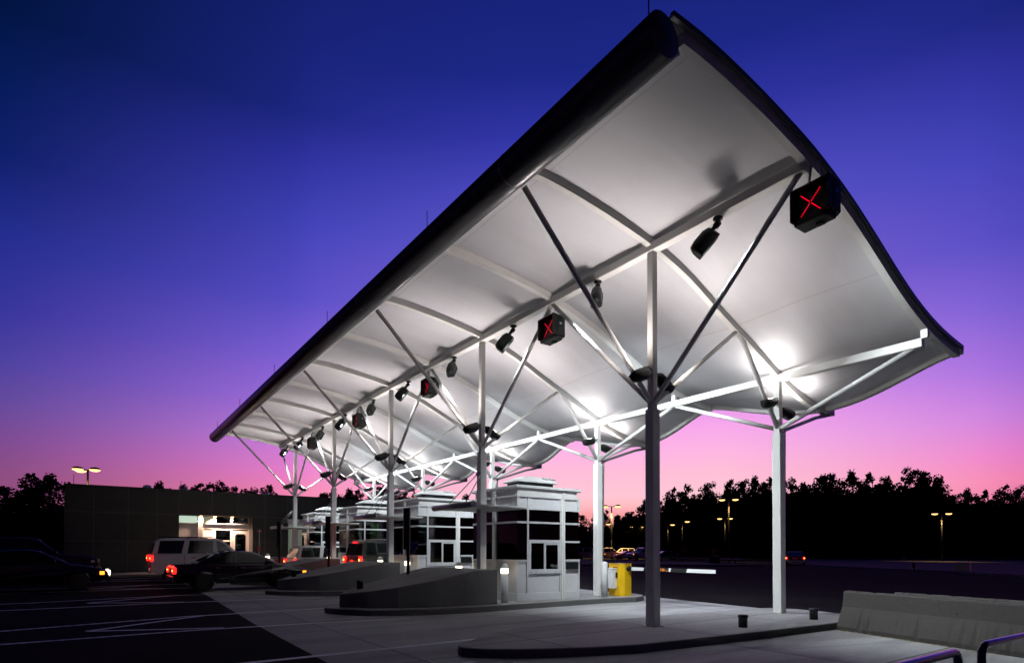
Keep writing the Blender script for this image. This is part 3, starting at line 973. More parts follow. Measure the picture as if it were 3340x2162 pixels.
# ------------------------------------------------------------------ lit bollards
def make_lit_bollard():
    t = thing('bollard_light', 'b', 'bollard light')
    mb = MB(); mb.lathe([(.105, 0), (.105, .85)], n=24); mb.build('post', plain_white, t)
    mb = MB(); mb.lathe([(.095, .85), (.108, .87), (.108, .98), (.095, 1.0)], n=24); mb.build('lamp_glass', bulb, t)
    mb = MB(); mb.lathe([(.107, 1.0), (.109, 1.02), (.098, 1.075), (.07, 1.125), (.03, 1.15), (0, 1.155)], n=24); mb.build('dome_cap', plain_white, t)
    point('glow', t, 30, (1, .83, .55), (0, 0, .93), .1)
    return t
bo = make_lit_bollard()
BP = [(-5.92, .49, 1, 'white bollard light with glowing collar beside the nearest crash ramp'), (-8.62, .55, 1, 'bollard light with only its glowing dome above the nearest crash ramp'),
      (-12.32, .49, 2, 'bollard light beside the second nearest booth, behind the dark sign post'), (-15.0, .55, 2, 'bollard light with only its glowing dome above the second crash ramp'),
      (-18.7, .49, 3, 'bollard light beside the third nearest booth'), (-21.4, .55, 3, 'bollard light glowing on the far side of the third crash ramp'),
      (-25.3, -1.5, 4, 'glowing bollard light in front of the dark building wall, farthest')]
for i, (x, y, k, lb) in enumerate(BP):
    place(bo, i == 0, (x, y, ISL[k] + .15), (0, 0, 0), lb, 'lit bollards on the islands')

# ------------------------------------------------------------------ dark sign posts on the ramps
def make_sign_post():
    t = thing('lane_sign', 's', 'sign')
    mb = MB(); mb.box((-.045, -.03, 0), (.045, .03, 2.0)); mb.build('post', dark_metal, t)
    mb = MB(); mb.box((-.17, .0302, .75), (.05, .06, 2.02)); mb.build('sign_panel', dark_metal, t, bevel=.008)
    return t
sp_ = make_sign_post()
SP = ['tall black sign post standing on the nearest crash ramp', 'black sign post standing on the second crash ramp', 'black sign post on the third crash ramp, under the third awning', 'black sign post on the farthest crash ramp by the building']
for k in range(1, 5):
    if k == 4:
        continue
    place(sp_, k == 1, ([0, -8.25, -15.0, -21.9][k], [0, -1.45, -1.62, -1.75][k], ISL[k] + [0, .93, .90, .87][k]), (0, 0, math.radians(50)), SP[k - 1], 'black sign posts on the crash ramps')

# ------------------------------------------------------------------ gate, plain bollard, pipe stubs
g = thing('barrier_gate', 'yellow barrier gate machine with a black and white striped arm lowered', 'barrier gate', (-5.98, 5.30, ISL[1] + .15))
mb = MB(); mb.prism([(-.27, -.24), (.22, -.24), (.33, -.10), (.33, .22), (-.27, .22)], 0, 1.06)
mb.build('cabinet', yellow_paint, g, bevel=.012)
mb = MB()
b_ = [(-.285, -.255), (.225, -.255), (.345, -.105), (.345, .235), (-.285, .235)]
mb.prism(b_, 1.062, 1.085); mb.build('lid', yellow_paint, g, bevel=.01)
mb = MB(); mb.box((-.06, -.248, .93), (.14, -.2405, .975)); mb.build('name_plate', tail_off, g)
mb = MB(); mb.box((.331, -.03, .90), (.337, .13, .965)); mb.build('name_plate', sign_black, g)
mb = MB(); mb.box((-.17, -.43, .26), (.10, -.2412, .90)); mb.build('card_box', plain_white, g, bevel=.012)
mb = MB(); mb.box((-.185, -.445, .902), (.115, -.2412, .945)); mb.build('card_box_lid', plain_white, g, bevel=.008)
mb = MB(); mb.box((.09, -.30, .62), (.135, -.2415, .80)); mb.build('handle', dark_metal, g)
mb = MB(); mb.lathe([(.085, .33), (.085, .42)], (0, .05, .92), 16, 'X'); mb.box((.42, .0, .85), (.50, .10, .99)); mb.build('arm_hub', dark_metal, g)
arm = MB(); arm.box((.50, .025, .865), (3.72, .06, .975)); am = arm.build('arm', sign_black, g)
mb = MB()
def slant(m, a, b, y, z0, z1, sl=.06):
    v = [(a, y, z0), (b, y, z0), (b + sl, y, z1), (a + sl * (1 if a > .6 else 0), y, z1)]
    m.face(v)
def slab(m, a0, a1, b0, b1, y0, y1, z0, z1):
    vs = [m.bm.verts.new(p) for p in ((a0, y0, z0), (b0, y0, z0), (b1, y0, z1), (a1, y0, z1), (a0, y1, z0), (b0, y1, z0), (b1, y1, z1), (a1, y1, z1))]
    for f in ((0, 1, 2, 3), (7, 6, 5, 4), (0, 4, 5, 1), (1, 5, 6, 2), (2, 6, 7, 3), (3, 7, 4, 0)):
        m.bm.faces.new([vs[i] for i in f])
for q in ((.505, .505, 1.02, 1.06), (2.70, 2.74, 3.72, 3.72), (2.05, 2.05, 2.10, 2.14)):
    mb = MB(); slab(mb, *q, .019, .0245, .8655, .9745); mb.build('white_stripe', plain_white, am)
mb = MB()
for a in (1.62, 1.72, 1.79, 1.84):
    mb.box((a, .020, .875), (a + .035, .0245, .965))
mb.box((1.62, .0195, .92), (1.70, .0245, .965)); mb.box((1.92, .020, .88), (2.04, .0245, .90))
mb.build('orange_lettering', orange_ink, am)
# yellow front edge of the kerb behind
mb = MB(); mb.box((-8.95, 5.0, .0), (-8.91, 3.6, .152)); k_ = mb.build('painted_kerb_edge', yellow_kerb); structure(k_)
mb = MB(); mb.lathe([(.115, 0), (.115, 1.10), (.10, 1.13), (.06, 1.155), (0, 1.165)], n=28)
tag(mb.build('bollard', plain_white, loc=(-5.74, 4.34, ISL[1] + .15)), 'plain white round bollard guarding the yellow gate machine', 'bollard')
def stub():
    mb = MB(); mb.lathe([(.088, 0), (.088, .185), (.097, .19), (.097, .25), (.075, .25), (.075, .2), (0, .2)], n=20)
    return mb.build('pipe_stub', black_pipe)
stb = stub()
tag(stb, 's', 'pipe')
for i, (x, y, z, lb) in enumerate([(1.13, 1.37, .15, 'short black pipe stub nearest the camera on the open island'), (1.23, 3.94, .15, 'short black pipe stub near the end of the concrete barrier'), (-7.42, -3.3, .60, 'short black pipe stub on the low nose of the nearest crash ramp'), (-13.8, -3.3, .70, 'short black pipe stub on the nose of the second crash ramp')]):
    place(stb, i == 0, (x, y, z), (0, 0, 0), lb, 'black pipe stubs')

# ------------------------------------------------------------------ jersey barriers
def make_jersey(L):
    prof_ = [(-.30, 0), (-.30, .09), (-.135, .50), (-.10, .80), (-.07, .83), (.07, .83), (.10, .80), (.135, .50), (.30, .09), (.30, 0)]
    mb = MB()
    n = 60
    rnd = random.Random(3)
    prev = None
    for i in range(n + 1):
        y = L * i / n
        row = []
        for j, (a, z) in enumerate(prof_):
            chip = 0
            if j in (3, 4, 5, 6) and rnd.random() < .22:
                chip = rnd.uniform(0, .02)
            if j in (1, 8) and rnd.random() < .25:
                chip = rnd.uniform(0, .03)
            row.append(mb.bm.verts.new((a * (1 - chip * 3), y, z - chip)))
        if prev:
            for j in range(len(prof_) - 1):
                mb.bm.faces.new((prev[j], prev[j + 1], row[j + 1], row[j]))
            mb.bm.faces.new((prev[-1], prev[0], row[0], row[-1]))
        else:
            mb.bm.faces.new(row)
        prev = row
    mb.bm.faces.new(prev[::-1])
    return mb.build('concrete_barrier', barrier_m)
jb = make_jersey(4.0)
tag(jb, 'x', 'concrete barrier')
place(jb, True, (1.93, 3.98, 0.004), (0, 0, math.radians(-107)), 'chipped concrete barrier at the island end, in front of its twin', 'concrete barriers')
place(jb, False, (2.75, 4.35, 0.004), (0, 0, math.radians(-105)), 'concrete barrier standing behind the other, mostly hidden', 'concrete barriers')
# dark lifting slots at the foot of the near barrier are cast in: small recess blocks
straw = MB()
rs_ = random.Random(9)
for _ in range(170):
    t_ = rs_.random() ** 1.3 * 3.2
    dx_, dy_ = math.sin(math.radians(107)), math.cos(math.radians(107))
    px_, py_ = 1.93 + dx_ * t_ - .30 * .29 - .29, 3.98 + dy_ * t_ - .30
    px_ += rs_.gauss(.32, .05); py_ += rs_.gauss(-.02, .05)
    a_ = rs_.uniform(-.6, .6) - .3; l_ = rs_.uniform(.04, .11)
    straw.bar((px_, py_, .012), (px_ + math.cos(a_) * l_, py_ + math.sin(a_) * l_, rs_.uniform(.012, .03)), .004, .003)
st_o = straw.build('pine_straw', mat('dry_straw', (.30, .22, .09), .9), fix=False)
st_o['kind'] = 'stuff'; tag(st_o, 'dry pine straw lying along the foot of the front concrete barrier', 'straw')
# ------------------------------------------------------------------ pipe rails, lower right
def make_rail(L):
    pts = []
    r = .10
    pts += [(0, 0, 0), (0, 0, .85 - r)]
    for a in range(1, 7):
        th = a / 6 * PI / 2
        pts.append((0, r - r * math.cos(th), .85 - r + r * math.sin(th)))
    pts.append((0, L - r, .85))
    for a in range(1, 7):
        th = a / 6 * PI / 2
        pts.append((0, L - r + r * math.sin(th), .85 - r + r * math.cos(th)))
    pts.append((0, L, 0))
    mb = MB(); mb.tube(pts, .033, 18)
    return mb.build('guard_rail', rail_paint)
gr = make_rail(2.4)
tag(gr, 'x', 'rail')
place(gr, True, (6.2, -5.86, 0), (0, 0, 0), 'dark glossy bent pipe rail cut by the bottom edge of the picture', 'bent pipe rails')
place(gr, False, (6.2, -2.9, 0), (0, 0, math.radians(-2)), 'dark glossy bent pipe rail running off the right edge before the barrier', 'bent pipe rails')

# ------------------------------------------------------------------ low building on the left
bl = thing('low_building', 'low flat-roofed dark building with lit recessed entrance', 'building', (-34, 0, .18))
WX = 0.0
mb = MB()
def wallbox(y0, y1, z0, z1):
    mb.box((-.3, y0, z0), (0, y1, z1))
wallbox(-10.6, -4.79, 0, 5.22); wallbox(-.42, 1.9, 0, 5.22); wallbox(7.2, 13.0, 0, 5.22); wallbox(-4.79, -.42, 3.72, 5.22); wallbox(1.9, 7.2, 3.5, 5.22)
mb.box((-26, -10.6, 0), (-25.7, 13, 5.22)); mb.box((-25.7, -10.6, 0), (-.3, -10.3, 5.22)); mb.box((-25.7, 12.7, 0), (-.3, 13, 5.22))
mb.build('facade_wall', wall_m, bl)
mb = MB(); mb.box((-25.7, -10.3, 4.9), (-.3, 12.7, 5.0)); mb.build('flat_roof', booth_dark, bl)
mb = MB(); mb.box((-26.05, -10.64, 5.222), (.04, 13.04, 5.28)); mb.build('coping', dark_metal, bl)
# thin panel joints
joint_m = mat('joint_sealant', (.11, .115, .105), .7)
for y in [-9.2, -7.5, -6.0, -4.79, -2.9, -1.35, .35, 1.85, 3.4, 4.9, 6.4, 8, 9.6, 11.2]:
    z0 = 0 if (y < -4.9 or -.3 < y < 1.8 or y > 7.3) else 3.75
    mb = MB(); mb.box((.0, y - .012, z0), (.004, y + .012, 5.22)); mb.build('panel_joint', joint_m, bl)
for y0, y1, z in ((-10.6, -4.85, 3.7), (-.40, 1.85, 3.7), (7.25, 13, 3.7), (-10.6, -4.85, 2.0), (-.40, 1.85, 2.0), (7.25, 13, 2.0)):
    mb = MB(); mb.box((.0, y0, z - .012), (.0045, y1, z + .012)); mb.build('panel_joint', joint_m, bl)
# recess: back wall parts at x=-1.0
xb = -1.0
mb = MB(); mb.box((xb, -4.79, 3.70), (-.3, -.42, 3.715)); mb.box((xb, -4.79, 0), (-.3, -4.775, 3.7)); mb.box((xb, -.435, 0), (-.3, -.42, 3.7)); mb.build('recess_lining', wall_m, bl)
mb = MB()
# white framed infill: fascia, left solid panels, frames
mb.box((xb - .06, -4.77, 2.86), (xb + .0, -.44, 3.2)); mb.box((xb - .06, -4.77, 3.2), (xb + .08, -.44, 3.245))
mb.box((xb - .06, -4.77, 0), (xb - .01, -3.60, 2.86)); mb.box((xb - .06, -3.24, 0), (xb - .02, -2.72, 2.8))
for y0, y1 in ((-3.62, -3.54), (-3.34, -3.24), (-2.72, -2.52), (-1.62, -1.50), (-.52, -.44)):
    mb.box((xb - .06, y0, 0), (xb + .005, y1, 2.86)); mb.box((xb - .06, y0, 3.245), (xb + .005, y1, 3.70))
mb.box((xb - .06, -2.52, 2.05), (xb + .004, -1.62, 2.13)); mb.box((xb - .06, -2.52, 2.80), (xb + .003, -1.62, 2.86)); mb.box((xb - .06, -2.52, .0), (xb + .003, -1.62, .25))
mb.build('entrance_frame', plain_white, bl)
pl_ = MB(); pl_.box((xb + .001, -3.60, 0), (xb + .16, -3.32, 3.70)); pl_.build('entrance_pillar', plain_white, bl)
d_ = MB()
# door leaf with rounded window cut as a frame
z0, z1, y0, y1 = .02, 2.78, -1.49, -.53
wy0, wy1, wz0, wz1, rr = -1.30, -.68, .75, 2.55, .16
d_.box((xb - .05, y0, z0), (xb - .005, wy0, z1)); d_.box((xb - .05, wy1, z0), (xb - .005, y1, z1)); d_.box((xb - .05, wy0, z0), (xb - .005, wy1, wz0)); d_.box((xb - .05, wy0, wz1), (xb - .005, wy1, z1))
dr = d_.build('door', plain_white, bl)
def rounded(y0, y1, z0, z1, r, x):
    pts = []
    for cy, cz, a0 in ((y1 - r, z1 - r, 0), (y0 + r, z1 - r, 90), (y0 + r, z0 + r, 180), (y1 - r, z0 + r, 270)):
        for a in range(0, 91, 15):
            th = math.radians(a0 + a)
            pts.append((x, cy + r * math.cos(th), cz + r * math.sin(th)))
    return pts
mb = MB()
o_, i_ = rounded(wy0 - .03, wy1 + .03, wz0 - .03, wz1 + .03, rr + .03, xb - .002), rounded(wy0 + .02, wy1 - .02, wz0 + .02, wz1 - .02, rr, xb + .006)
va = [mb.bm.verts.new(p) for p in o_]; vb = [mb.bm.verts.new(p) for p in i_]
for q in range(len(va)):
    mb.bm.faces.new((va[q], va[(q + 1) % len(va)], vb[(q + 1) % len(va)], vb[q]))
mb.build('door_gasket', sign_black, dr)
mb = MB(); mb.box((xb - .03, wy0, wz0), (xb - .025, wy1, wz1)); mb.build('door_pane', entry_glass, dr)
mb = MB(); mb.box((xb, -1.44, 1.0), (xb + .05, -1.40, 1.25)); mb.build('door_handle', chrome, dr)
for nm, y0, y1, z0, z1, m in (('clerestory_window', -4.76, -3.63, 3.25, 3.69, glow_pane), ('clerestory_window', -3.23, -2.73, 3.25, 3.69, dim_pane), ('clerestory_window', -2.51, -1.63, 3.25, 3.69, entry_glass), ('clerestory_window', -1.49, -.53, 3.25, 3.69, entry_glass),
                               ('window', -2.51, -1.63, 2.13, 2.80, entry_glass), ('window', -2.51, -1.63, .25, 2.05, entry_glass)):
    mb = MB(); mb.box((xb - .035, y0, z0), (xb - .03, y1, z1)); mb.build(nm, m, bl)
mb = MB(); mb.box((-4, -4.7, -.02), (xb - .07, -.3, 0)); mb.box((-4.1, -4.79, 0), (-4, -.42, 4)); mb.box((xb - .6, -1.0, 0), (xb - .5, -.75, 2.6)); mb.build('hall_interior', mat('hall_wall', (.16, .12, .08), .8), bl)
for y in (-3.45, -2.6, -1.55):
    mb = MB(); mb.lathe([(.09, 3.66), (.09, 3.70)], (xb + .17, y, 0), 14); dl = mb.build('downlight', warm_lamp, bl)
    spot('downlight_beam', bl, 1200, (1, .60, .42), 140, 1, (xb + .17, y, 3.64), (0, 0, 0), .05)
# second entrance, behind the far booth
mb = MB(); mb.box((.0, 1.8, 3.35), (.35, 7.3, 3.62)); mb.build('entrance_canopy', plain_white, bl)
mb = MB(); mb.box((-.25, 1.9, 0), (-.2, 7.2, 3.5)); mb.build('glazed_front', dim_pane, bl)
mb = MB()
for y in (2.6, 3.6, 4.6, 5.6, 6.6):
    mb.box((-.2, y - .03, 0), (-.15, y + .03, 3.5))
mb.build('mullion', plain_white, bl)
for y, x, lb in ((-6.33, -3, 0), (-4.19, -3, 1), (1.07, -3, 2)):
    mb = MB(); mb.lathe([(.16, 4.95), (.16, 5.42), (.27, 5.46), (.27, 5.60), (.2, 5.70), (0, 5.74)], (x, y, 0), 18); mb.build('roof_vent', grey_metal, bl)
for y in (-10.2, -4.6):
    mb = MB(); mb.tube([(-1.0, y, 5.0), (-1.0, y, 5.95)], .014, 6); mb.build('roof_mast', dark_metal, bl)
# pavement in front of the building
mb = MB(); mb.prism([(-34, -12), (-29.6, -12), (-29.6, 14), (-34, 14)], 0, .30); structure(mb.build('pavement', island_m, bevel=.02))
fp = thing('alarm_post', 'slim grey post with two red call boxes before the building wall', 'alarm post', (-29.9, -.91, .30))
mb = MB(); mb.tube([(0, 0, 0), (0, 0, 2.5)], .025, 10); mb.build('post', grey_metal, fp)
mb = MB(); mb.box((-.08, -.09, 2.42), (.08, .09, 2.62)); mb.build('call_box', alarm_red, fp, bevel=.01)
mb = MB(); mb.box((.081, -.03, 2.48), (.085, .03, 2.57)); mb.build('button', plain_white, fp)
mb = MB(); mb.box((-.06, -.07, 1.25), (.06, .07, 1.62)); mb.build('lower_box', alarm_red, fp, bevel=.01)

# ------------------------------------------------------------------ vehicles
def vehicle(name, label, cat, loc, rz, spec, paint, group=None):
    t = thing(name, label, cat, loc, (0, 0, rz), group)
    W, Wr, belt = spec['W'] / 2, spec['Wr'] / 2, spec['belt']
    top = spec['zroof']
    def wl(z):
        return W * (1 - .05 * max(0, (.55 - z)) / .4) if z < .55 else W * (1 - .035 * max(0, (z - .75)) / max(.1, belt - .75))
    wb = wl(belt) - .015
    def wu(z):
        return wb + (Wr - wb) * max(0, z - belt) / (top - belt)
    # lower body outline: upper line rear -> front, then underside with wheel arches
    up = spec['lower']
    wr_, arch, gc = spec['wheel_r'], spec['wheel_r'] + .07, spec['sill']
    under = []
    for yc in (spec['axles'][1], spec['axles'][0]):
        a0 = math.acos(min(1, max(-1, (gc - wr_) / arch)))
        under.append((yc + arch * math.sin(a0), gc))
        for s in range(1, 8):
            a = a0 - 2 * a0 * s / 8
            under.append((yc + arch * math.sin(a), wr_ + arch * math.cos(a)))
        under.append((yc - arch * math.sin(a0), gc))
    out = up + under
    mb = MB()
    R_ = [mb.bm.verts.new((wl(z), y, z)) for y, z in out]; L_ = [mb.bm.verts.new((-wl(z), y, z)) for y, z in out]
    n = len(out)
    mb.bm.faces.new(R_); mb.bm.faces.new(L_[::-1])
    for i in range(n):
        mb.bm.faces.new((R_[i], R_[(i + 1) % n], L_[(i + 1) % n], L_[i]))
    mb.build('body', paint, t, bevel=.045, seg=3)
    # cabin
    cab = spec['cabin']
    mb = MB()
    R_ = [mb.bm.verts.new((wu(z), y, z)) for y, z in cab]; L_ = [mb.bm.verts.new((-wu(z), y, z)) for y, z in cab]
    n = len(cab)
    mb.bm.faces.new(R_); mb.bm.faces.new(L_[::-1])
    for i in range(n):
        mb.bm.faces.new((R_[i], R_[(i + 1) % n], L_[(i + 1) % n], L_[i]))
    cb = mb.build('cabin', paint, t, bevel=.04, seg=3)
    for poly in spec['windows']:
        for s in (1, -1):
            mb = MB()
            a = [mb.bm.verts.new((s * (wu(z) + .006), y, z)) for y, z in poly]; b = [mb.bm.verts.new((s * (wu(z) - .02), y, z)) for y, z in poly]
            mb.bm.faces.new(a); mb.bm.faces.new(b[::-1])
            for i in range(len(poly)):
                mb.bm.faces.new((a[i], a[(i + 1) % len(poly)], b[(i + 1) % len(poly)], b[i]))
            mb.build('side_window', car_glass, cb)
    for nm, (p, q) in (('windscreen', spec['windscreen']), ('rear_window', spec['rear_glass'])):
        d = Vector((0, q[0] - p[0], q[1] - p[1]))
        nrm = Vector((0, d.z, -d.y)).normalized()
        if nrm.z < 0:
            nrm = -nrm
        if nm == 'rear_window' and nrm.y > 0 and abs(nrm.z) < .2:
            nrm = -nrm
        a = p[0] + (q[0] - p[0]) * .08, p[1] + (q[1] - p[1]) * .08
        b = p[0] + (q[0] - p[0]) * .92, p[1] + (q[1] - p[1]) * .92
        mb = MB()
        c = []
        for dz in (.008, -.03):
            for (y, z), s in ((a, 1), (a, -1), (b, -1), (b, 1)):
                c.append(mb.bm.verts.new(Vector((s * (wu(z) - .07), y, z)) + nrm * dz))
        for f in ((0, 1, 2, 3), (7, 6, 5, 4), (0, 4, 5, 1), (1, 5, 6, 2), (2, 6, 7, 3), (3, 7, 4, 0)):
            mb.bm.faces.new([c[i] for i in f])
        mb.build(nm, car_glass, cb)
    # seams of the doors and handles
    mb = MB()
    for y in spec['seams']:
        for s in (1, -1):
            mb.box((s * (W * .955), y - .006, gc + .08), (s * (W + .004), y + .006, belt - .02))
    mb.build('door_seam', sign_black, t)
    mb = MB()
    for y in spec['handles']:
        for s in (1, -1):
            mb.box((s * (W * .97), y - .09, belt - .16), (s * (W + .02), y + .09, belt - .12))
    mb.build('door_handle', spec.get('handle', chrome), t)
    # bumpers, lights
    yr, yf = up[0][0], max(p[0] for p in up)
    mb = MB(); mb.box((-W * .97, yr - .07, gc + .06), (W * .97, yr + .10, gc + .30)); mb.build('rear_bumper', spec.get('bumper', chrome), t, bevel=.03, seg=3)
    mb = MB(); mb.box((-W * .96, yf - .10, gc + .03), (W * .96, yf + .07, gc + .27)); mb.build('front_bumper', spec.get('bumper', chrome), t, bevel=.03, seg=3)
    mb = MB(); mb.box((-W * .5, yf - .02, gc + .32), (W * .5, yf + .012, gc + .46)); mb.build('grille', sign_black, t)
    for s in (1, -1):
        zl = spec['zhead']
        mb = MB(); mb.box((s * W * .60, yf - .10, zl - .09), (s * (W * .985), yf + .015, zl + .08)); mb.build('headlight', spec['head'], t, bevel=.02)
        mb = MB(); mb.box((s * (W * .95), yf - .32, zl - .08), (s * (W + .008), yf - .17, zl + .05)); mb.build('side_marker', spec['marker'], t, bevel=.01)
        za, zb = spec['tail_z']
        mb = MB(); mb.box((s * (W * .80), yr - .02, za), (s * (W * .985 + .012), yr + .10, zb)); tl = mb.build('tail_light', spec['tail'], t, bevel=.015)
        if spec['tail'] is tail_red:
            mb = MB(); mb.box((s * (W * .86), yr - .03, za + (zb - za) * .35), (s * (W * .95 + .02), yr + .06, za + (zb - za) * .62)); mb.build('lamp_core', tail_core, tl, bevel=.01)
        mb = MB(); mb.box((s * (W - .02), spec['mirror'][0] - .06, spec['mirror'][1]), (s * (W + .20), spec['mirror'][0] + .06, spec['mirror'][1] + .15)); mb.build('wing_mirror', spec.get('mirror_m', paint), t, bevel=.03)
    if spec['tail'] is tail_red:
        for s in (1, -1):
            point('tail_glow', t, 1.6, (1, .03, .02), (s * W * .8, yr - .25, (spec['tail_z'][0] + spec['tail_z'][1]) / 2), .06)
    mb = MB(); mb.box((-.26, yr - .03, gc + .40), (.26, yr - .012, gc + .53)); mb.build('number_plate', plain_white, t)
    if spec.get('third_brake'):
        mb = MB(); mb.box((-.2, spec['third_brake'][0] - .03, spec['third_brake'][1]), (.2, spec['third_brake'][0] + .02, spec['third_brake'][1] + .05)); mb.build('high_brake_light', tail_red, t)
    if spec.get('rack'):
        mb = MB()
        for s in (1, -1):
            mb.tube([(s * Wr * .85, spec['rack'][0], top + .05), (s * Wr * .85, spec['rack'][1], top + .05)], .018, 8)
        for y in (spec['rack'][0] + .3, (spec['rack'][0] + spec['rack'][1]) / 2, spec['rack'][1] - .3):
            mb.tube([(-Wr * .85, y, top + .05), (Wr * .85, y, top + .05)], .016, 8)
            for s in (1, -1):
                mb.box((s * Wr * .85 - .02, y - .05, top - .03), (s * Wr * .85 + .02, y + .05, top + .05))
        mb.build('roof_rack', dark_metal, t)
    # wheels
    for yc in spec['axles']:
        for s in (1, -1):
            r = wr_
            mb = MB(); mb.lathe([(r * .62, -.10), (r * .93, -.105), (r, -.06), (r, .06), (r * .93, .105), (r * .62, .10)], (0, 0, 0), 26, 'X')
            wh = mb.build('wheel', rubber, t, loc=(s * (W - .12), yc, r))
            mb = MB()
            mb.lathe([(r * .62, .02), (r * .62, .095), (r * .54, .085), (r * .5, .05), (r * .2, .06), (0, .075)], (0, 0, 0), 26, 'X')
            for q in range(5):
                a = q * 2 * PI / 5
                mb.bar((.075, math.cos(a) * r * .08, math.sin(a) * r * .08), (.075, math.cos(a) * r * .55, math.sin(a) * r * .55), .05, .03, up=(1, 0, 0))
            mb.build('rim', rim_metal, wh, xf=Matrix.Scale(s, 4, (1, 0, 0)))
    return t

def suv_spec(**kw):
    d = dict(W=2.05, Wr=1.62, belt=1.28, zroof=2.03, wheel_r=.40, sill=.40, axles=(-1.65, 1.70),
             lower=[(-2.62, .50), (-2.60, 1.0), (-2.56, 1.28), (1.0, 1.28), (1.25, 1.26), (2.2, 1.17), (2.55, 1.06), (2.62, .85), (2.62, .50)],
             cabin=[(-2.56, 1.275), (-2.44, 1.86), (-2.25, 2.0), (-1.8, 2.03), (.0, 2.03), (.28, 1.97), (1.06, 1.275)],
             windows=[[(-2.36, 1.33), (-2.26, 1.9), (-1.28, 1.92), (-1.42, 1.33)], [(-1.18, 1.33), (-1.08, 1.92), (-.10, 1.92), (-.12, 1.33)], [(.05, 1.33), (.05, 1.92), (.22, 1.9), (.84, 1.33)]],
             windscreen=((1.06, 1.275), (.28, 1.97)), rear_glass=((-2.56, 1.275), (-2.44, 1.86)),
             seams=(-1.30, -.02, 1.02), handles=(-.92, .30), zhead=.95, tail_z=(.98, 1.26), mirror=(.92, 1.30), head=head_off, marker=amber, tail=tail_red, rack=(-2.2, -.1))
    d.update(kw)
    return d
def sedan_spec(**kw):
    d = dict(W=1.88, Wr=1.32, belt=1.00, zroof=1.50, wheel_r=.335, sill=.28, axles=(-1.42, 1.48),
             lower=[(-2.45, .40), (-2.46, .78), (-2.38, 1.0), (-1.6, 1.03), (-1.2, 1.0), (.95, 1.0), (1.5, .95), (2.1, .83), (2.42, .70), (2.47, .42)],
             cabin=[(-1.75, .995), (-.95, 1.40), (-.55, 1.49), (.0, 1.50), (.35, 1.45), (1.22, .995)],
             windows=[[(-1.28, 1.05), (-.82, 1.38), (-.36, 1.42), (-.38, 1.05)], [(-.30, 1.05), (-.28, 1.42), (.22, 1.40), (.92, 1.05)]],
             windscreen=((1.22, .995), (.35, 1.45)), rear_glass=((-1.75, .995), (-.95, 1.40)),
             seams=(-1.18, -.34, .98), handles=(-.98, -.10), zhead=.66, tail_z=(.66, .90), mirror=(.78, 1.0), head=head_off, marker=amber, tail=tail_red)
    d.update(kw)
    return d
p_silver = car_paint('silver_car_paint', (.75, .75, .8), .35, .1)
p_white = car_paint('white_car_paint', (.62, .62, .62), .3, .0)
p_black = car_paint('black_car_paint', (.012, .012, .014), .12, .2)
p_olive = car_paint('dark_olive_car_paint', (.07, .07, .06), .25, .4)
p_gold = car_paint('gold_car_paint', (.50, .43, .33), .3, .5)
p_purple = car_paint('wine_car_paint', (.25, .04, .12), .25, .3)
p_navy = car_paint('navy_car_paint', (.012, .013, .02), .2, .2)
p_dull = mat('dull_black_car_paint', (.01, .01, .01), .6)
queue = 'vehicles queuing at the booths'
vehicle('sport_utility_vehicle', 'white sport utility vehicle with roof rack and lit tail lamp before the building entrance', 'car', (-23.1, -4.55, gz(-23)), 0, suv_spec(), p_silver, queue)
vehicle('sedan', 'black sedan with lit red tail lamps between the second and third crash ramps', 'car', (-17.1, -4.45, gz(-17)), 0, sedan_spec(), p_black, queue)
vehicle('station_wagon', 'white boxy wagon at the far lane, seen above the third crash ramp', 'car', (-23.4, 1.75, gz(-23)), 0,
        suv_spec(zroof=1.73, cabin=[(-2.52, 1.075), (-2.36, 1.62), (-2.2, 1.71), (-1.8, 1.73), (.0, 1.73), (.28, 1.68), (1.06, 1.075)], belt=1.08, windows=[[(-2.3, 1.12), (-2.2, 1.62), (-1.28, 1.63), (-1.35, 1.12)], [(-1.18, 1.12), (-1.08, 1.63), (-.10, 1.63), (-.12, 1.12)], [(.05, 1.12), (.05, 1.63), (.22, 1.6), (.84, 1.12)]],
                 lower=[(-2.62, .45), (-2.60, .9), (-2.54, 1.08), (1.0, 1.08), (1.25, 1.06), (2.2, .97), (2.55, .9), (2.62, .75), (2.62, .45)], windscreen=((1.06, 1.075), (.28, 1.68)), rear_glass=((-2.52, 1.075), (-2.36, 1.62)), tail_z=(.78, 1.04), mirror=(.92, 1.1), rack=None, zhead=.8), p_white, queue)
vehicle('sport_utility_vehicle', 'dark olive sport utility vehicle with lit high brake lamp beside the third booth', 'car', (-16.9, 2.65, gz(-17)), 0,
        suv_spec(third_brake=(-2.47, 1.86), rack=None), p_olive, queue)
vehicle('sedan', 'dark car with lit headlamps and amber marker at the left edge', 'car', (-19.6, -11.2, gz(-19)), 0, sedan_spec(head=head_on, tail=tail_off), p_navy, queue)
vehicle('minivan', 'black van with a pale roof line behind the leftmost dark car', 'car', (-27.3, -11.6, gz(-27)), 0, suv_spec(tail=tail_off, marker=head_off, rack=None), p_black, queue)
lot = 'cars parked in the far lot'
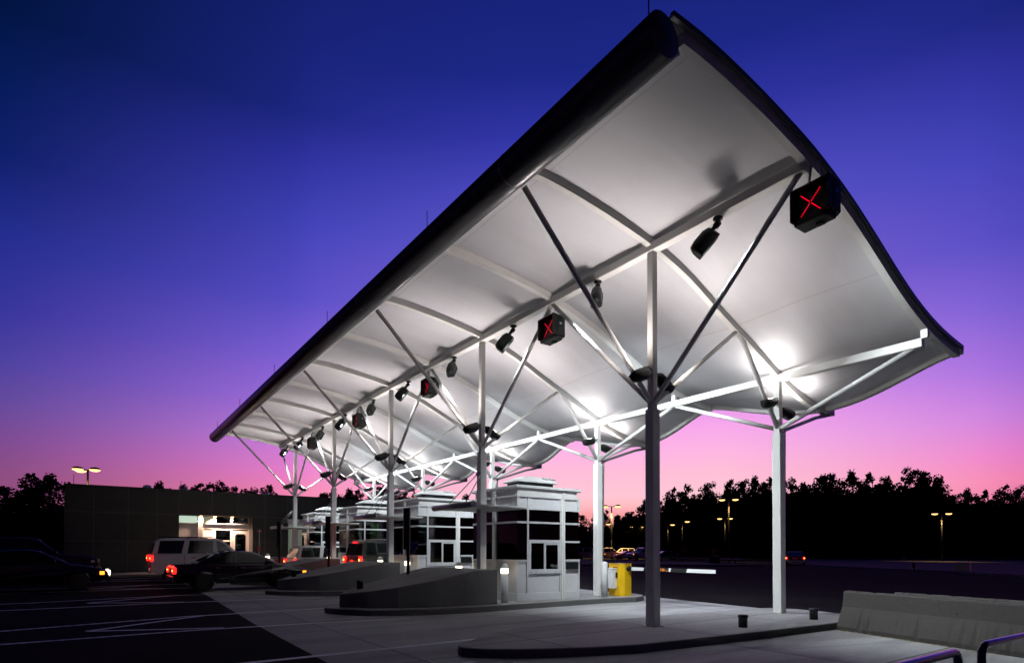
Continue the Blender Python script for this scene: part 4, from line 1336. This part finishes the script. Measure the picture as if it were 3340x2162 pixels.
far = [('sport_utility_vehicle', 'gold sport utility vehicle parked far off between the nearest booth and a white column', (-65.2, 60.2), -40, suv_spec(tail=tail_off, marker=amber), p_gold),
       ('minivan', 'white boxy van parked in the far lot just right of the white column', (-69.0, 68.9), -40, suv_spec(tail=tail_off, marker=head_off, rack=None), p_white),
       ('station_wagon', 'pale wagon parked in the far lot behind the wine-red car', (-73.4, 76.4), 140, suv_spec(tail=tail_off, marker=head_off), p_silver),
       ('sedan', 'wine-red sedan parked in the far lot', (-63.9, 67.8), 152, sedan_spec(tail=tail_off, marker=head_off), p_purple),
       ('sport_utility_vehicle', 'silver off-road car facing the road in the far lot, beside the dark column', (-59.3, 66.4), 168, suv_spec(tail=tail_off, marker=amber, rack=None), p_silver),
       ('sedan', 'dark sedan barely lit in the far lot, right of the dark column', (-58.0, 70.7), 150, sedan_spec(tail=tail_off, marker=head_off), p_navy)]
for nm, lb, (x, y), a, spc, pt in far:
    vehicle(nm, lb, 'car', (x, y, .18), math.radians(a), spc, pt, lot)
vehicle('sedan', 'dark car with red tail lamps driving away on the far road', 'car', (-26.2, 53.8, .18), math.radians(28), sedan_spec(third_brake=(-1.4, 1.1), marker=head_off), p_dull)

# ------------------------------------------------------------------ far verge, kerbs, rail
def strip(name, m, pts, wd, z0, z1):
    mb = MB()
    n = len(pts)
    L, Rr = [], []
    for i, p in enumerate(pts):
        a = Vector((*pts[max(0, i - 1)], 0)); b = Vector((*pts[min(n - 1, i + 1)], 0))
        d = (b - a).normalized(); nn = Vector((d.y, -d.x, 0)) * wd / 2
        L.append(Vector((*p, 0)) + nn); Rr.append(Vector((*p, 0)) - nn)
    prev = None
    for l, r in zip(L, Rr):
        cur = [mb.bm.verts.new((l.x, l.y, z0)), mb.bm.verts.new((r.x, r.y, z0)), mb.bm.verts.new((r.x, r.y, z1)), mb.bm.verts.new((l.x, l.y, z1))]
        if prev:
            for q in range(4):
                mb.bm.faces.new((prev[q], prev[(q + 1) % 4], cur[(q + 1) % 4], cur[q]))
        else:
            mb.bm.faces.new(cur)
        prev = cur
    mb.bm.faces.new(prev)
    return structure(mb.build(name, m))
VERGE = [(-60, 15), (-45, 22), (-37, 28.5), (-32.8, 36.5), (-27.5, 41), (-24.3, 44.0), (-25.5, 47.5), (-34, 51.5), (-46, 55.0), (-56, 53.5), (-90, 50)]
structure(sheet('verge', grass_m, VERGE, .10))
strip('kerb', kerb_m, VERGE[:6] + [VERGE[6]], .3, .1, .34)
strip('far_kerb', kerb_m, [(-24.5, 50.5), (-16, 48.6), (-9, 45.0), (-3, 39.8), (6, 30.5), (20, 14)], .3, .0, .20)
structure(sheet('far_grass', grass_m, [(-24.5, 50.7), (-16, 48.8), (-9, 45.2), (-3, 40), (6, 30.7), (20, 14.2), (150, 60), (90, 190), (-90, 190), (-40, 75)], .08))
strip('lot_kerb', kerb_m, [(-96, 53), (-62, 54.2), (-46, 56.5), (-36, 53.2), (-29, 50.5)], .3, .15, .36)
rl = thing('guard_fence', 'low dark rail on short posts along the far grass verge', 'guard rail', (0, 0, .18))
pts = [(-80, 45), (-54.3, 47.8), (-41.4, 52.3), (-34.8, 51.0), (-29, 48.5)]
mb = MB()
for a, b in zip(pts, pts[1:]):
    mb.bar((*a, .62), (*b, .62), .06, .14)
mb.build('rail', grey_metal, rl)
for a, b in zip(pts, pts[1:]):
    L = (Vector(a) - Vector(b)).length
    for i in range(int(L / 3)):
        p = Vector(a).lerp(Vector(b), (i + .5) / int(L / 3))
        mb = MB(); mb.box((p.x - .05, p.y - .05, 0), (p.x + .05, p.y + .05, .56)); mb.build('rail_post', trunk_m, rl)
hy = thing('fire_hydrant', 'small fire hydrant on the far kerb right of the back column', 'hydrant', (-12.4, 46.9, .08))
mb = MB(); mb.lathe([(.16, 0), (.16, .05), (.10, .06), (.10, .5), (.14, .52), (.13, .6), (.06, .7), (0, .72)], n=14); mb.build('barrel', alarm_red, hy)
mb = MB(); mb.lathe([(.05, -.2), (.05, .2)], (0, 0, .42), 10, 'X'); mb.build('hose_outlet', plain_white, hy)
ub = thing('utility_cabinet', 'grey utility cabinet on the far verge above the concrete barrier', 'cabinet', (-8.6, 45.6, .08))
mb = MB(); mb.box((-.45, -.3, 0), (.45, .3, .75)); mb.build('cabinet_body', grey_metal, ub, bevel=.02)
mb = MB(); mb.box((-.48, -.33, .75), (.48, .33, .80)); mb.build('cabinet_lid', grey_metal, ub)
ub = thing('utility_cabinet', 'dark utility cabinet at the tip of the far verge', 'cabinet', (-33.0, 49.0, .18))
mb = MB(); mb.box((-.45, -.35, 0), (.45, .35, .95)); mb.build('cabinet_body', trunk_m, ub, bevel=.02)
mb = MB(); mb.box((-.48, -.38, .95), (.48, .38, 1.0)); mb.build('cabinet_lid', grey_metal, ub)
# yellow diamond signs
def make_diamond():
    t = thing('diamond_sign', 'd', 'road sign')
    mb = MB(); mb.box((-.03, .012, 0), (.03, .06, 2.1)); mb.build('post', grey_metal, t)
    mb = MB()
    h = .62
    vs = [mb.bm.verts.new(p) for p in ((0, 0, 1.9 - h), (h, 0, 1.9), (0, 0, 1.9 + h), (-h, 0, 1.9), (0, .012, 1.9 - h), (h, .012, 1.9), (0, .012, 1.9 + h), (-h, .012, 1.9))]
    for f in ((0, 1, 2, 3), (7, 6, 5, 4), (0, 4, 5, 1), (1, 5, 6, 2), (2, 6, 7, 3), (3, 7, 4, 0)):
        mb.bm.faces.new([vs[i] for i in f])
    s_ = mb.build('sign_plate', sign_yellow, t)
    mb = MB()
    for zc_ in (1.66, 2.14):
        mb.box((-.10, -.006, zc_ - .16), (.10, -.001, zc_ + .16))
    mb.box((-.26, -.006, 1.86), (-.16, -.001, 1.94)); mb.box((.16, -.006, 1.86), (.26, -.001, 1.94)); mb.box((-.16, -.006, 1.88), (.16, -.0012, 1.92))
    mb.build('symbol', sign_black, s_)
    return t
ds = make_diamond()
place(ds, True, (-56.0, 73.3, .0), (0, 0, math.radians(35)), 'brighter yellow diamond road sign between the two white columns', 'diamond signs')
place(ds, False, (-56.2, 81.8, -.2), (0, 0, math.radians(20)), 'dimmer yellow diamond road sign, right of the brighter one', 'diamond signs')

# ------------------------------------------------------------------ street lamps
def make_lamp(h, heads, name='street_lamp'):
    t = thing(name, 'l', 'street lamp')
    mb = MB(); mb.lathe([(.13, 0), (.08, h)], n=10); mb.build('pole', dark_metal, t)
    for a in heads:
        d = Vector((math.cos(a), math.sin(a), 0))
        mb = MB()
        mb.bar((0, 0, h - .05), tuple(d * .5 + Vector((0, 0, h))), .07, .07)
        ar = mb.build('arm', dark_metal, t)
        mb = MB(); mb.lathe([(.0, h + .2), (.30, h + .14), (.42, h + .02), (.42, h - .03)], tuple(d * .85), 16); hd = mb.build('lamp_head', dark_metal, t)
        mb = MB(); mb.lathe([(.40, h - .035), (.36, h - .11), (.2, h - .18), (0, h - .2)], tuple(d * .85), 16); mb.build('lamp_lens', sodium, hd)
    return t
ca = math.radians(35)     # across the line of sight
dirs2 = (ca, ca + PI)
dirs3 = (ca, ca + PI, ca - PI / 2)
lampsrc = {}
LL = [(-83.7, -9.7, 11.8, dirs3, 1.5, 'three-headed lit street lamp rising behind the low dark building', 160),
      (-70.2, 70.4, 10.0, dirs2, 1.4, 'tall two-headed street lamp against the pink sky above the gate machine', 900),
      (-101.7, 95.2, 7.9, (ca,), 1.3, 'single lit street lamp between the nearest booth and the white back column', 0),
      (-99.8, 97.8, 8.5, (ca,), 1.3, 'single lit street lamp touching the right side of the white back column', 0),
      (-111.4, 116.0, 8.3, dirs2, 1.3, 'small two-headed street lamp low before the dark wood, above the parked white van', 0),
      (-88.2, 97.0, 7.4, dirs2, 1.4, 'pair of unequal lit lamp heads just left of the dark front column', 0),
      (-77.3, 95.1, 7.5, (ca,), 1.2, 'single lit street lamp just right of the dark front column', 60),
      (-69.0, 89.4, 7.7, (ca,), 1.2, 'single brighter street lamp above the diamond sign', 60),
      (-39.6, 61.6, 8.7, dirs2, 1.0, 'large two-headed street lamp at the treetops left of the white front column', 110),
      (-58.0, 87.8, 7.8, dirs2, 1.1, 'two-headed street lamp lower, below the large one at the treetops', 70),
      (-24.9, 91.3, 7.2, dirs2, 1.0, 'two-headed street lamp on the right against the black wood', 150),
      (-55.2, 22.1, 9.0, (ca,), 1.0, 'single lit street lamp seen between the canopy and the second booth roof', 200)]
for x, y, z, dr_, s, lb, wt in LL:
    g0 = .18
    t = make_lamp((z - g0) / s, dr_)
    t.location = (x, y, g0); t.scale = (s, s, s)
    tag(t, lb, 'street lamp', 'street lamps')
    if wt:
        for a_ in dr_:
            spot('lamp_beam', t, wt * 36 / len(dr_), (1, .55, .18), 112, 1, (math.cos(a_) * .85, math.sin(a_) * .85, (z - g0) / s - .3), (0, 0, 0), .3)

# ------------------------------------------------------------------ trees
def tree_meshes(seed, kind):
    rnd = random.Random(seed)
    H = 10.0
    tr = MB()
    lean = rnd.uniform(-.3, .3)
    spine = [(0, 0, 0), (lean * .2, 0, H * .3), (lean * .6, rnd.uniform(-.2, .2), H * .6), (lean, rnd.uniform(-.2, .2), H * .93)]
    tr.tube(spine, [.19, .15, .10, .03], 7)
    lf = MB()
    clumps = []
    if kind == 'pine':
        n, zlo = 30, .42
    else:
        n, zlo = 40, .22
    for i in range(n):
        t = zlo + (1 - zlo) * (i + .5) / n
        if kind == 'pine':
            rad = 1.9 * (math.sin(PI * min(1, (t - zlo) / (1 - zlo) * .85 + .12)) ** .7)
        else:
            rad = 2.5 * (math.sin(PI * min(1, (t - zlo) / (1 - zlo) * .82 + .13)) ** .6)
        a = rnd.uniform(0, 2 * PI)
        r = rad * rnd.uniform(.25, 1.08)
        p = Vector((lean * t + r * math.cos(a), r * math.sin(a), H * t * .985 + rnd.uniform(-.2, .2)))
        base = Vector((lean * t * .8, 0, H * max(.15, t - .10)))
        tr.tube([base, base.lerp(p, .6) + Vector((0, 0, -.1)), p], [.05, .03, .012], 5, caps=False)
        clumps.append((p, rnd.uniform(.45, .95) * (1.0 if t < .9 else .65)))
    for p, cr in clumps:
        m_ = int(125 * cr)
        for _ in range(m_):
            d = Vector((rnd.gauss(0, 1), rnd.gauss(0, 1), rnd.gauss(0, .75)))
            d = d.normalized() * cr * rnd.random() ** .45
            c = p + d
            s = rnd.uniform(.09, .21)
            u = Vector((rnd.gauss(0, 1), rnd.gauss(0, 1), rnd.gauss(0, 1))).normalized()
            v = u.orthogonal().normalized()
            w_ = u.cross(v)
            s2 = s * rnd.uniform(.5, .9)
            lf.bm.faces.new([lf.bm.verts.new(c + q) for q in (v * s, w_ * s2, -v * s, -w_ * s2)])
    return tr, lf
srcs = []
for i in range(8):
    kind = 'pine' if i % 2 == 0 else 'broad'
    t = thing('pine_tree' if kind == 'pine' else 'broadleaf_tree', 't', 'tree')
    tr, lf = tree_meshes(20 + i, kind)
    tr.build('trunk', trunk_m, t, fix=False); lf.build('crown', leaf_m, t, fix=False)
    srcs.append(t)
used = set()
def tree(x, y, ztop, wide, idx, label, group):
    s = srcs[idx % len(srcs)]
    first = s.name not in used
    used.add(s.name)
    o = place(s, first, (x, y, .1), (0, 0, random.uniform(0, 6.28)), label, group)
    h = (ztop - .1) / 9.9
    o.scale = (h * wide, h * wide, h)
    return o
RIGHT = [(-90.9, 93.1, 10.0), (-89.0, 95.6, 11.0), (-87.2, 98.2, 13.4), (-85.2, 100.9, 14.0), (-83.1, 103.9, 16.4), (-81.3, 106.4, 16.8), (-79.6, 108.8, 15.2), (-78.1, 110.9, 17.7), (-75.4, 114.7, 18.2), (-73.1, 117.9, 18.5), (-71.5, 120.3, 18.9), (-69.8, 122.6, 18.7), (-68.4, 124.8, 16.9), (-66.8, 126.9, 18.5), (-65.0, 129.4, 17.4), (-61.9, 133.9, 19.7),
         (-57.4, 114.4, 15.7), (-54.3, 118.7, 18.0), (-51.5, 122.6, 18.4), (-48.9, 126.2, 17.9), (-46.9, 129.2, 17.3), (-44.2, 132.9, 18.8), (-42.8, 134.9, 18.6), (-41.2, 137.2, 17.4), (-40.6, 138.2, 16.0), (-38.5, 141.2, 14.0), (-36.9, 143.5, 14.7), (-34.8, 146.4, 14.4), (-32.7, 149.4, 15.6), (-30.7, 152.1, 15.2), (-29.0, 154.7, 15.6), (-27.0, 157.5, 15.4)]
for i, (x, y, z) in enumerate(RIGHT):
    tree(x, y, z, .85 if i % 2 else .8, i, 'dark tree in the continuous wood behind the far lot and road', 'trees of the far wood')
for i in range(52):        # a second and third rank fills the wood
    a, b = RIGHT[i % 31], RIGHT[i % 31 + 1]
    f = random.random()
    x, y, z = (a[j] + (b[j] - a[j]) * f for j in range(3))
    d = Vector((x - 8, y + 9.4, 0)).normalized() * random.uniform(3, 16)
    tree(x + d.x, y + d.y, z * random.uniform(.82, .95), 1.0, i + 3, 'dark tree in the continuous wood behind the far lot and road', 'trees of the far wood')
MID = [(-116.2, 100.5, 11.4), (-114.3, 103.2, 11.8), (-111.8, 106.7, 11.6), (-110.2, 108.9, 12.7), (-108.0, 112.0, 10.2), (-105.5, 115.0, 10.4), (-103, 118, 11)]
for i, (x, y, z) in enumerate(MID):
    tree(x, y, z, .8, i, 'distant dark tree low on the horizon between the nearest booth and the dark column', 'distant trees beyond the lot')
LEFT = [(-103.1, -20.4, 10.9), (-102.5, -19.0, 9.6), (-102.0, -18.0, 9.7), (-100.8, -16.5, 12.1), (-98.9, -13.8, 12.1), (-104, -15.4, 9.0), (-104, -12.4, 8.4)]
LTL = ['dark tree cut by the left edge of the picture', 'low dark tree second from the left edge', 'low dark tree just left of the two tall round crowns', 'tall round-crowned pine, left one of the pair beside the building', 'tall round-crowned pine, right one of the pair beside the building', 'low dark tree under the pair of round-crowned pines, left', 'low dark tree under the pair of round-crowned pines, against the building']
for i, (x, y, z) in enumerate(LEFT):
    tree(x, y, z, [1.3, 1.1, 1.1, 1.25, 1.25, 1.5, 1.5][i], [1, 3, 5, 0, 2, 7, 1][i], LTL[i], 'trees left of the building')
BEH = [(-89.8, -.9, 11.1), (-87.8, 1.8, 10.7), (-86.8, 3.3, 11.1), (-85.1, 5.7, 11.2), (-84.0, 7.4, 10.8), (-82.5, 9.4, 10.4), (-81.1, 11.4, 10.7), (-85.9, 22.0, 11.0), (-84.0, 24.6, 11.3), (-82.9, 26.2, 11.1), (-80.9, 29.1, 11.7), (-80.0, 30.2, 11.9), (-78.8, 32.0, 11.2), (-77.4, 34.1, 10.8), (-76.4, 35.4, 10.6), (-75, 38, 10.2), (-73.5, 41, 10.4), (-72, 44, 10)]
for i, (x, y, z) in enumerate(BEH):
    tree(x, y, z, 1.0, i + 2, 'dark tree top showing above the roof of the low building' if i < 7 else 'dark tree top showing between the canopy and the booths', 'trees behind the building' if i < 7 else 'trees behind the booths')
# understorey that closes the wood below the crowns
def thicket(name, pts, hs, dep, label):
    rnd = random.Random(5)
    mb = MB()
    for (xa, ya), (xb, yb), h in zip(pts, pts[1:], hs):
        L = math.hypot(xb - xa, yb - ya)
        for _ in range(int(L * 150)):
            f = rnd.random()
            p = Vector((xa + (xb - xa) * f, ya + (yb - ya) * f, 0))
            d = Vector((p.x - 8, p.y + 9.4, 0)).normalized() * rnd.uniform(0, dep)
            hh = h * (1 - .35 * rnd.random() ** 2)
            c = p + d + Vector((0, 0, hh * rnd.random()))
            s = rnd.uniform(.5, 1.3)
            u = Vector((rnd.gauss(0, 1), rnd.gauss(0, 1), rnd.gauss(0, 1))).normalized()
            v = u.orthogonal().normalized(); w_ = u.cross(v)
            mb.bm.faces.new([mb.bm.verts.new(c + q) for q in (v * s, w_ * s * .7, -v * s, -w_ * s * .7)])
    o = mb.build(name, leaf_m, fix=False)
    o['kind'] = 'stuff'
    return tag(o, label, 'undergrowth')
thicket('undergrowth', [(-91, 93), (-80, 108), (-72, 119), (-62, 134)], [10, 14, 15.5], 10, 'dense dark undergrowth below the trees of the far wood')
thicket('undergrowth', [(-59, 113), (-50, 124.5), (-42, 136), (-34, 147), (-18, 168)], [14.5, 15.5, 12.5, 12], 10, 'dense dark undergrowth below the trees on the right')
thicket('undergrowth', [(-128, 86), (-116, 101), (-104, 118), (-90, 140)], [8.5, 8.5, 8.5], 8, 'low dark undergrowth along the horizon beyond the lot')
thicket('undergrowth', [(-104, -24), (-101, -16), (-97, -9)], [7, 7.5], 6, 'dark undergrowth at the foot of the left trees')
thicket('undergrowth', [(-84, 20), (-72, 44), (-66, 52)], [8, 7.5], 6, 'dark undergrowth behind the booths')
